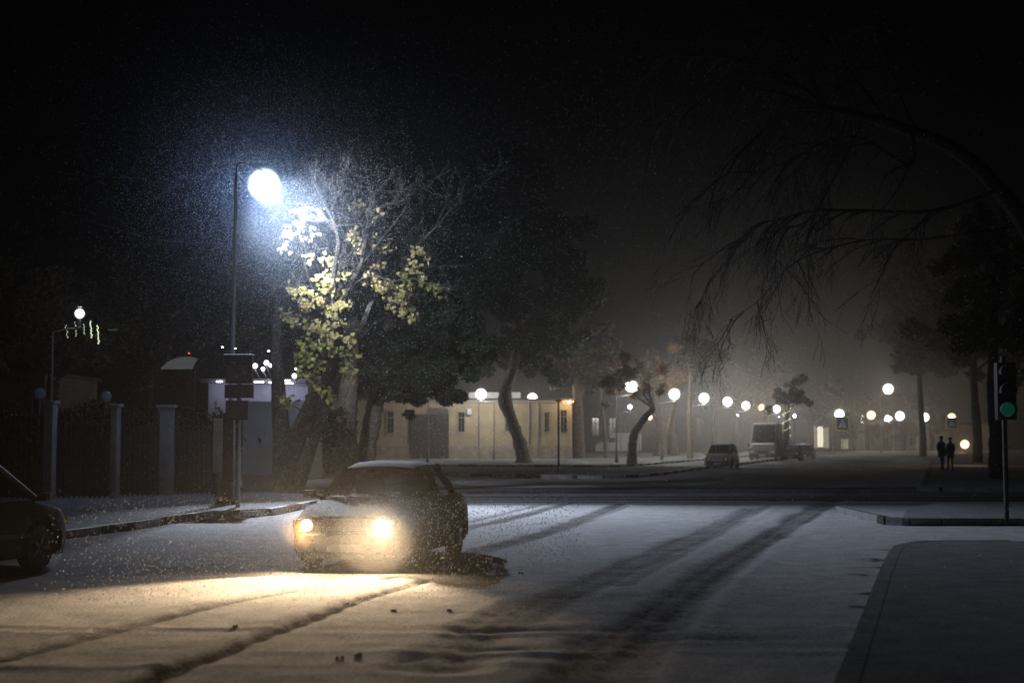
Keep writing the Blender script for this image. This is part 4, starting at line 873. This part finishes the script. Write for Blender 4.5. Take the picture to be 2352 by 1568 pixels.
# glowing tent roof at left
root=empty('party_tent',at(405,835,57),0,'pale glowing rounded tent roof seen through dark twigs at left','tent'); b=MB(); rows=[]
for i in range(7):
    t=i/6; row=[]
    for j in range(11):
        u=-1+2*j/10; hw=.8*(1-.25*t); row.append(((u*hw+.15*t)*.8,1.3*t,.56*(math.sin(t*1.5))*(1-.18*u*u)-.2))
    rows.append(row)
b.grid(rows); b.grid([[(p[0],p[1]+.02,p[2]-.02) for p in r] for r in rows]); b.build('tent_roof',M['e_glow'],root)
b=MB(); 
for s in (-.75,.75): b.tube([(s,0,-.2),(s,0,-root.location.z+.0)],.015,6)
b.build('tent_legs',M['darkmetal'],root)
b=MB(); b.lathe(at(434,811,70),[(.004,-.04),(.04,0),(.004,.04)],8); b.tube([at(434,811,70)-Vector((0,0,.04)),at(434,811,70)-Vector((0,0,6.0))],.02,5,mi=1); tag(b.build('warning_light',[M['e_red'],M['darkmetal']]),'tiny red light beside the pale tent roof','light')
# cables top-left
for (p,q,lab) in (((-20,352),(330,410),'upper thin cable sagging in the dark at left'),((200,505),(535,560),'lower thin cable running to the tall street lamp pole')):
    a=at(*p,45);c=at(*q,41); m=a.lerp(c,.5)-Vector((0,0,.25)); b=MB(); b.tube(smooth([a,m,c],6),.012,5); tag(b.build('cable',M['metal']),lab,'cable')
# ------------------------------------------------------------------ OCHRE BUILDING
D=118; k_=D/F
bx0=at(690,1000,D).x; bx1=at(1314,1000,D).x; H=at(1000,922,D).z; root=empty('ochre_building',((bx0+bx1)/2,D,.2),0,'long low ochre building with a grey plinth and a dark gate, across the side street','building'); cx=(bx0+bx1)/2; W=bx1-bx0
def lx(x): return at(x,1000,D).x-cx
def lz(y): return at(1000,y,D).z-.2
b=MB(); b.box((0,5,(lz(922))/2),(W,10,lz(922))); b.build('wall',M['plaster_o'],root,smooth=False)
b=MB(); b.box((0,-.06,lz(1024)/2),(W,.16,lz(1024))); b.build('plinth',M['plinth'],root,smooth=False)
b=MB(); b.box((0,-.05,lz(922)+.0),(W+.3,.5,.22)); b.build('cornice',M['trim'],root,smooth=False)
b=MB(); b.box((0,5,lz(922)+.2),(W+.6,10.8,.16)); b.build('roof',M['roofing'],root,smooth=False)
b=MB(); b.box(((lx(1076)+lx(1196))/2,2,lz(912)),(lx(1196)-lx(1076),3,lz(900)-lz(924))); b.build('parapet',M['plaster_w'],root,smooth=False)
for (x0,x1,y0,y1) in ((889,905,943,995),(1052,1068,945,992),(1160,1172,948,990),(1250,1262,945,992),(1287,1303,940,994),(730,746,944,994),(775,790,944,994)):
    xm=(lx(x0)+lx(x1))/2; w=lx(x1)-lx(x0); zm=(lz(y0)+lz(y1))/2; hh=lz(y0)-lz(y1)
    b=MB()
    for s in (-1,1): b.box((xm+s*w/2,-.05,zm),(.1,.14,hh+.2)); b.box((xm,-.05,zm+s*hh/2),(w,.13,.1))
    f=b.build('window',M['trim'],root,smooth=False); b=MB(); b.box((xm,-.02,zm),(w-.02,.05,hh-.02)); b.build('pane',M['glass2'],f,smooth=False)
    b=MB(); b.box((xm,-.045,zm),(w*.06,.05,hh-.05)); b.box((xm,-.046,zm+hh*.2),(w-.05,.05,.05)); b.build('glazing_bar',M['trim'],f,smooth=False)
x0,x1=lx(944),lx(1031); z1=lz(951); b=MB(); b.box(((x0+x1)/2,-.12,z1/2),(x1-x0,.2,z1))
for j in range(14): b.box((x0+(j+.5)*(x1-x0)/14,-.24,z1/2),(.03,.03,z1*.97))
g_=b.build('gate',M['wood'],root,smooth=False); b=MB()
for j in range(5): b.box(((lx(985)+x1)/2,-.14,z1+.06+j*.11),(x1-lx(985),.16,.06))
b.build('louvre',M['metal'],root,smooth=False)
b=MB(); b.box((lx(1078),-.25,lz(945)),(.36,.4,.5),bev=.03); b.build('air_conditioner',M['plaster_w'],root)
for x in (1100,1215,1236): b=MB(); b.tube([(lx(x),-.14,.1),(lx(x),-.14,lz(922))],.06,8); b.build('drainpipe',M['metal'],root)
p=at(1307,924,D-.8); r2=empty('wall_lamp',p,0,'small orange lamp at the right end of the ochre building','lamp'); b=MB(); b.lathe((0,0,0),[(.02,-.16),(.13,-.08),(.13,.08),(.02,.16)],12); b.build('globe',M['e_orange'],r2); b=MB(); b.tube([(0,0,.14),(0,.4,.25),(-.2,.78,.2)],.025,6); b.build('bracket',M['darkmetal'],r2); point('lamp_light',(0,0,0),120,ORANGE,.1,r2)
# far buildings
def block(x0,x1,yt,D,depth,mm,label,wins,name='building'):
    a=at(x0,1000,D).x; c=at(x1,1000,D).x; H=at(x0,yt,D).z; root=empty(name,((a+c)/2,D,0),0,label,'building'); b=MB(); b.box((0,depth/2,H/2),(c-a,depth,H)); b.build('wall',mm,root,smooth=False)
    b=MB(); b.box((0,depth/2,H+.15),(c-a+.6,depth+.6,.3)); b.build('roof',M['roofing'],root,smooth=False)
    for (wx0,wx1,wy0,wy1,m) in wins:
        p=at((wx0+wx1)/2,(wy0+wy1)/2,D); b=MB(); w=(wx1-wx0)/F*D; hh=(wy1-wy0)/F*D; b.box((p.x-root.location.x,-.06,p.z),(w,.08,hh)); f=b.build('window',m,root,smooth=False)
        b=MB(); b.box((p.x-root.location.x,-.12,p.z),(.08,.05,hh)); b.box((p.x-root.location.x,-.12,p.z+hh*.2),(w,.05,.08)); b.build('frame',M['trim'],f,smooth=False)
    return root
block(1340,1640,905,190,12,M['darkwall'],'long dark building behind the street trees of the corner pavement',[(1360,1375,960,1000,M['glass2']),(1400,1415,960,1000,M['glass2']),(1600,1615,960,1000,M['glass2'])])
block(1855,1960,935,240,14,M['darkwall'],'building with a brightly lit shop window left of the crossing sign',[(1870,1878,978,1028,M['e_shop2']),(1878,1890,976,1026,M['e_shop']),(1892,1903,980,1028,M['e_shop2']),(1932,1948,1008,1030,M['e_shop2'])])
block(1962,2120,945,250,14,M['darkwall'],'dim long building behind the far pairs of lamps',[(1992,2006,995,1022,M['glass2']),(2026,2040,995,1022,M['glass2']),(2090,2104,995,1022,M['glass2'])])
block(2122,2300,975,245,14,M['plinth'],'pale low building with an ochre doorway at far right',[(2126,2132,990,1026,M['plaster_o'])])
block(1640,1850,925,250,14,M['darkwall'],'dark building closing the street behind the tall grey van',[(1700,1712,970,1000,M['glass2'])])
block(-300,100,860,110,14,M['darkwall'],'dark building behind the trees at far left',[(60,90,900,950,M['glass2'])])
# light spiral on a street tree
root=None; b=MB(); pts=[]
for k in range(60):
    t=k/60; a=t*20; p=at(1806,1000-62*t,128); p+=Vector((.38*math.cos(a)*(1-.3*t),.38*math.sin(a),0)); pts.append(p)
b.tube(pts,.01,4)
for p in pts[::2]: b.lathe(p,[(.004,-.05),(.05,0),(.004,.05)],6,mi=1)
tag(b.build('fairy_lights',[M['black'],M['e_bulb']]),'spiral of fairy lights round the tree right of the tall grey van','light string')
px_tree('street_tree',[(1806,1050,128,.3),(1806,1000,128,.27),(1808,960,128,.2),(1812,935,128,.12)],'light-wrapped tree right of the tall grey van',[(1800,915,128,1.3),(1830,920,128,1.2),(1815,890,128,1.4)],2500,.13,M['leafdark'],M['darkbark'],160,group='trees far down the street')
for (x,y,D,m,lab,r) in ((1825,955,128,'e_violet','violet point of light right of the light-wrapped tree',.13),(1789,957,128,'e_blue','small blue light left of the light-wrapped tree',.06),(2117,985,200,'e_blue','small bluish light below the lone far globe lamp',.12)):
    p=at(x,y,D); b=MB(); b.lathe(p,[(.004,-r*1.3),(r,-.3*r),(r,.3*r),(.004,r*1.3)],8); b.tube([p-Vector((0,0,r)),Vector((p.x,p.y,.2))],.03,5,mi=1); tag(b.build('small_lamp',[M[m],M['darkmetal']]),lab,'lamp')
# crossing signs
def cross_sign(x,y,D,size,label,dim=False):
    p=at(x,y,D); root=empty('crossing_sign',(p.x,D,.15),0,label,'sign'); zc=p.z-.15; b=MB(); b.tube([(0,.06,0),(0,.06,zc+size/2)],.045,8); b.build('post',M['metal'],root)
    b=MB(); b.box((0,0,zc),(size,.03,size),bev=.01); bd=b.build('border_panel',M['signyellow'],root)
    b=MB(); b.box((0,-.022,zc),(size*.78,.012,size*.78)); bl=b.build('blue_panel',M['signblue'],bd,smooth=False)
    s=size; b=MB(); z=zc; b.add([(-.3*s,-.034,z-.27*s),(.3*s,-.034,z-.27*s),(0,-.034,z+.31*s)],[(0,1,2)]); b.build('white_triangle',M['signwhite'],bl,smooth=False)
    b=MB(); q=-.04
    b.lathe((0,q,z+.12*s),[(.03*s,-.002),(.03*s,.002)],10,axis='y')
    b.box((0,q,z+.02*s),(.05*s,.006,.13*s)); b.box((.045*s,q,z-.11*s),(.03*s,.006,.16*s),rot=Matrix.Rotation(R(-25),3,'Y')); b.box((-.045*s,q,z-.11*s),(.03*s,.006,.16*s),rot=Matrix.Rotation(R(25),3,'Y')); b.box((0,q,z+.03*s),(.16*s,.006,.022*s),rot=Matrix.Rotation(R(20),3,'Y'))
    for j in range(3): b.box((-.12*s+.12*s*j,q,z-.225*s),(.06*s,.006,.03*s))
    b.build('walking_figure',M['black'],bl,smooth=False)
cross_sign(1935,973,150,1.55,'pedestrian crossing sign with a bright yellow frame under a far globe lamp')
cross_sign(2186,971,150,1.2,'dimmer pedestrian crossing sign above the two standing people')
# green traffic light at right
p=at(2318,940,29); root=empty('traffic_light',(p.x,29.2,.14),0,'traffic light showing dim green at the right edge','traffic light'); zc=p.z-.14
b=MB(); b.tube([(.0,.1,0),(.0,.1,zc+1.1)],.05,10); b.build('pole',M['darkmetal'],root)
b=MB(); b.box((0,0,zc+.38),(.4,.2,1.18),bev=.03); hs=b.build('housing',M['black'],root)
for j,m in enumerate(('e_green','glass2','glass2')):
    b=MB(); b.lathe((0,-.11,zc+.38*j),[(.15,0),(.145,-.015),(.08,-.03),(.01,-.035)],20,axis='y'); b.build('lens',M[m] if j==0 else M['black'],hs)
    b=MB(); rows=[]
    for d_ in (-.1,-.24): rows.append([(.165*math.cos(a),d_,zc+.38*j+.165*math.sin(a)) for a in np.linspace(-.3,math.pi+.3,12)])
    b.grid(rows); b.build('visor',M['black'],hs)
# ------------------------------------------------------------------ PEOPLE
def person(loc,rz,h,label,stride=.12):
    root=empty('person',loc,rz,label,'person','two people standing on the right pavement'); s=h/1.75
    J={'p':(0,0,.95,.13),'w':(0,0,1.12,.125),'c':(0,0,1.32,.15),'n':(0,.0,1.48,.055),'h':(0,-.015,1.60,.085),'t':(0,-.01,1.70,.07),
       'ls':(.17,0,1.40,.07),'le':(.23,.02,1.15,.05),'lw':(.22,-.06,.92,.036),'rs':(-.17,0,1.40,.07),'re':(-.23,.02,1.15,.05),'rw':(-.2,-.1,.93,.036),
       'lh':(.09,0,.90,.095),'lk':(.1,-.02,.5,.062),'la':(.1,.02,.08,.045),'lt':(.11,-.14,.035,.04),'rh':(-.09,0,.90,.095),'rk':(-.1,-.04-stride*.4,.5,.062),'ra':(-.1,.02-stride,.08,.045),'rt_':(-.11,-.14-stride,.035,.04)}
    keys=list(J); me=bpy.data.meshes.new('person_body'); E=[('p','w'),('w','c'),('c','n'),('n','h'),('h','t'),('c','ls'),('ls','le'),('le','lw'),('c','rs'),('rs','re'),('re','rw'),('p','lh'),('lh','lk'),('lk','la'),('la','lt'),('p','rh'),('rh','rk'),('rk','ra'),('ra','rt_')]
    me.from_pydata([tuple(c*s for c in J[k][:3]) for k in keys],[(keys.index(a),keys.index(b)) for a,b in E],[]); o=bpy.data.objects.new('body',me); COL.objects.link(o); o.parent=root; me.materials.append(M['trouser'])
    md=o.modifiers.new('skin','SKIN'); md.use_smooth_shade=True
    for i,k in enumerate(keys): r=J[k][3]*s; me.skin_vertices[0].data[i].radius=(r,r*.85); me.skin_vertices[0].data[i].use_root=(k=='p')
    o.modifiers.new('sub','SUBSURF').render_levels=1
    # coat, hat, face, hands
    b=MB(); rows=[]
    for (z,rx,ry) in ((.72,.21,.16),(.95,.195,.15),(1.15,.185,.14),(1.32,.215,.155),(1.42,.19,.13),(1.475,.09,.085)): rows.append([(rx*s*math.cos(a),ry*s*math.sin(a),z*s) for a in np.linspace(0,2*math.pi,17)])
    b.grid(rows)
    for g in (1,-1):
        a_,b_,c_=[Vector(J[k][:3])*s for k in (('ls','le','lw') if g>0 else ('rs','re','rw'))]; b.tube([a_,b_,c_],[.085*s,.066*s,.056*s],10)
    b.build('coat',M['coat'],root)
    b=MB(); b.lathe((0,-.01*s,1.64*s),[(.098*s,0),(.105*s,.03*s),(.095*s,.08*s),(.05*s,.115*s)],14); b.build('hat',M['hairm'],root)
    b=MB(); b.box((0,-.1*s,1.585*s),(.035*s,.05*s,.05*s),bev=.01); b.box((0,-.088*s,1.545*s),(.05*s,.02*s,.012*s),bev=.004)
    for g in (1,-1): b.box((g*.035*s,-.088*s,1.615*s),(.022*s,.012*s,.012*s),bev=.003)
    b.build('face',M['skin'],root)
    for g,k in ((1,'lw'),(-1,'rw')):
        w=Vector(J[k][:3])*s; b=MB(); b.box(w+Vector((0,-.01,-.05*s)),(.035*s,.075*s,.09*s),bev=.012)
        for f in range(4): b.tube([w+Vector((0,(-.035+.02*f)*s,-.09*s)),w+Vector((-.008*g,(-.04+.02*f)*s,(-.15+.006*abs(f-1.5))*s))],[.0095*s,.007*s],6)
        b.tube([w+Vector((0,-.04*s,-.04*s)),w+Vector((-.01*g,-.075*s,-.085*s))],[.011*s,.008*s],6); b.build('gloved_hand',M['coat'],root)
    return root
c=at(2163,1070,76); person((c.x,76,.15),R(30),1.86,'taller, left-hand person of the two on the right pavement, in dark coat')
c=at(2184,1070,75.5); person((c.x,75.5,.15),R(-60),1.78,'shorter, right-hand person of the two on the right pavement, in winter clothes')
# ------------------------------------------------------------------ SNOWFALL
LPW=at(607,428,39.6)
def flakes(n,box,r0,seed):
    r=np.random.default_rng(seed); lo,hi=np.array(box[0]),np.array(box[1]); p=lo+(hi-lo)*r.random((n,3)); return p,r0*(.6+.9*r.random(n))
parts=[flakes(16000,((-13,12,.1),(13,34,10)),.0038,1),flakes(22000,((-14,34,.3),(10,50,13)),.0062,2),flakes(7000,((-4.8,14.5,.05),(.8,18.7,1.1)),.0048,3),(rng.normal(size=(34000,3))*np.array([1.8,1.8,1.8])+np.array([LPW.x,LPW.y,LPW.z-.3]),.0062*(.6+.9*rng.random(34000)))]  # last batch crowds flakes round the lamp head, adding to its halo
pos=np.concatenate([a for a,_ in parts]); rad=np.concatenate([a for _,a in parts])
keep=~((np.abs(pos[:,0]-CX)<1.6)&(np.abs(pos[:,1]-CY)<2.25)&(pos[:,2]<1.5)); pos=pos[keep]; rad=rad[keep]; n=len(pos)
tet=np.array([[1,1,1],[1,-1,-1],[-1,1,-1],[-1,-1,1]],float)/math.sqrt(3)
q=rng.normal(size=(n,3,3)); q,_=np.linalg.qr(q); T=np.einsum('kj,nij->nki',tet,q)*rad[:,None,None]
fall=np.array([-.35,-.1,-.93]); fall/=np.linalg.norm(fall); T=T+((T@fall)[:,:,None])*fall[None,None,:]*1.0
Vv=(pos[:,None,:]+T); fi=[(0,1,2),(0,3,1),(0,2,3),(1,3,2)]
VV=np.concatenate([Vv[:,f,:] for f in fi],axis=1).reshape(-1,3)
fm,nt,pb=newmat('snowflake'); pb.inputs['Base Color'].default_value=(.85,.87,.9,1); tl=nt.nodes.new('ShaderNodeBsdfTranslucent'); tl.inputs['Color'].default_value=(.85,.87,.9,1); mxs=nt.nodes.new('ShaderNodeMixShader'); mxs.inputs['Fac'].default_value=.5
nt.links.new(pb.outputs[0],mxs.inputs[1]); nt.links.new(tl.outputs[0],mxs.inputs[2]); nt.links.new(mxs.outputs[0],nt.nodes['Material Output'].inputs['Surface'])
o=raw_mesh('snowfall',VV,3,fm); o['kind']='stuff'; tag(o,'fine falling snow lit by the lamp and the headlights','snow')
# ------------------------------------------------------------------ HAZE
hz=bpy.data.materials.new('haze'); hz.use_nodes=True; nt=hz.node_tree; nt.nodes.clear(); mo=nt.nodes.new('ShaderNodeOutputMaterial'); pv=nt.nodes.new('ShaderNodeVolumePrincipled')
pv.inputs['Color'].default_value=(.86,.89,.95,1); pv.inputs['Density'].default_value=.0004; pv.inputs['Anisotropy'].default_value=.87; nt.links.new(pv.outputs[0],mo.inputs['Volume'])
b=MB(); b.box((40,197.5,28.5),(400,475,61)); o=b.build('haze',hz,smooth=False); o['kind']='stuff'
def added_haze(name,loc,scale,dens,power,col,g,label):  # local haze volumes added round lights to stand in for their glare
    mm=bpy.data.materials.new(name); mm.use_nodes=True; nt=mm.node_tree; nt.nodes.clear(); mo=nt.nodes.new('ShaderNodeOutputMaterial'); pv=nt.nodes.new('ShaderNodeVolumePrincipled'); pv.inputs['Color'].default_value=(*col,1); pv.inputs['Anisotropy'].default_value=g; pv.inputs['Density'].default_value=dens
    if power:
        tc=nt.nodes.new('ShaderNodeTexCoord'); ln=nt.nodes.new('ShaderNodeVectorMath'); ln.operation='LENGTH'; nt.links.new(tc.outputs['Object'],ln.inputs[0]); mr=nt.nodes.new('ShaderNodeMapRange'); mr.inputs['To Min'].default_value=1; mr.inputs['To Max'].default_value=0; nt.links.new(ln.outputs['Value'],mr.inputs['Value'])
        p2=nt.nodes.new('ShaderNodeMath'); p2.operation='POWER'; p2.inputs[1].default_value=power; nt.links.new(mr.outputs[0],p2.inputs[0]); m2=nt.nodes.new('ShaderNodeMath'); m2.operation='MULTIPLY'; m2.inputs[1].default_value=dens; nt.links.new(p2.outputs[0],m2.inputs[0]); nt.links.new(m2.outputs[0],pv.inputs['Density'])
    nt.links.new(pv.outputs[0],mo.inputs['Volume'])
    bm=bmesh.new(); bmesh.ops.create_icosphere(bm,subdivisions=3,radius=1); me=bpy.data.meshes.new(name); bm.to_mesh(me); bm.free(); me.materials.append(mm); o=bpy.data.objects.new(name,me); COL.objects.link(o); o.location=loc; o.scale=scale; o['kind']='stuff'; tag(o,label,'snow'); return o
added_haze('glare_haze',(-1.66,18.6,.65),(1.15,1.1,.9),1.5,3.6,(.95,.95,.95),.55,'added haze ball making the glare of the right-hand headlight')
added_haze('glare_haze',(-2.72,18.8,.63),(.45,.45,.38),.3,2.8,(.95,.72,.45),.55,'small added haze ball making the amber glow of the left headlight')
added_haze('glare_haze',tuple(LPW),(5.5,5.5,5.5),.04,2.4,(.62,.78,1),.5,'added blue haze ball making the halo of the bright street lamp head')
added_haze('glow_haze',(22,150,2),(70,95,34),.0040,1.25,(.95,.93,.9),.8,'added haze making the glow round the far street lamps')  # large volume added for the glow of the far lamp rows
# ------------------------------------------------------------------ WORLD, LIGHT, CAMERA
w=bpy.data.worlds.new('World'); scene.world=w; w.use_nodes=True; nt=w.node_tree; bg=nt.nodes['Background']
sky=nt.nodes.new('ShaderNodeTexSky'); sky.sky_type='NISHITA'; sky.sun_disc=False; sky.sun_elevation=R(8); sky.sun_rotation=R(200); nt.links.new(sky.outputs[0],bg.inputs[0]); bg.inputs[1].default_value=.00004
sl=bpy.data.lights.new('moonlight','SUN'); sl.energy=.0008; sl.angle=R(10); sl.color=(.8,.88,1); so=bpy.data.objects.new('moonlight',sl); COL.objects.link(so); so.rotation_euler=(R(82),0,R(-20))
cd=bpy.data.cameras.new('camera'); cd.lens=50; cd.sensor_width=36; cd.clip_end=1500; cd.clip_start=.1; cam=bpy.data.objects.new('camera',cd); COL.objects.link(cam)
cam.location=(0,0,CH); cam.rotation_euler=(R(90)+PITCH,0,0); cd.dof.use_dof=True; cd.dof.focus_distance=25; cd.dof.aperture_fstop=1.4; scene.camera=cam
vs=scene.view_settings; vs.view_transform='Standard'; vs.look='None'; vs.exposure=-.6; vs.gamma=1
cy=scene.cycles; cy.use_denoising=True; cy.max_bounces=5; cy.diffuse_bounces=2; cy.glossy_bounces=2; cy.transmission_bounces=2; cy.volume_bounces=0; cy.transparent_max_bounces=16
cy.use_light_tree=True; cy.sample_clamp_indirect=1.5; cy.sample_clamp_direct=12; cy.caustics_reflective=False; cy.caustics_refractive=False
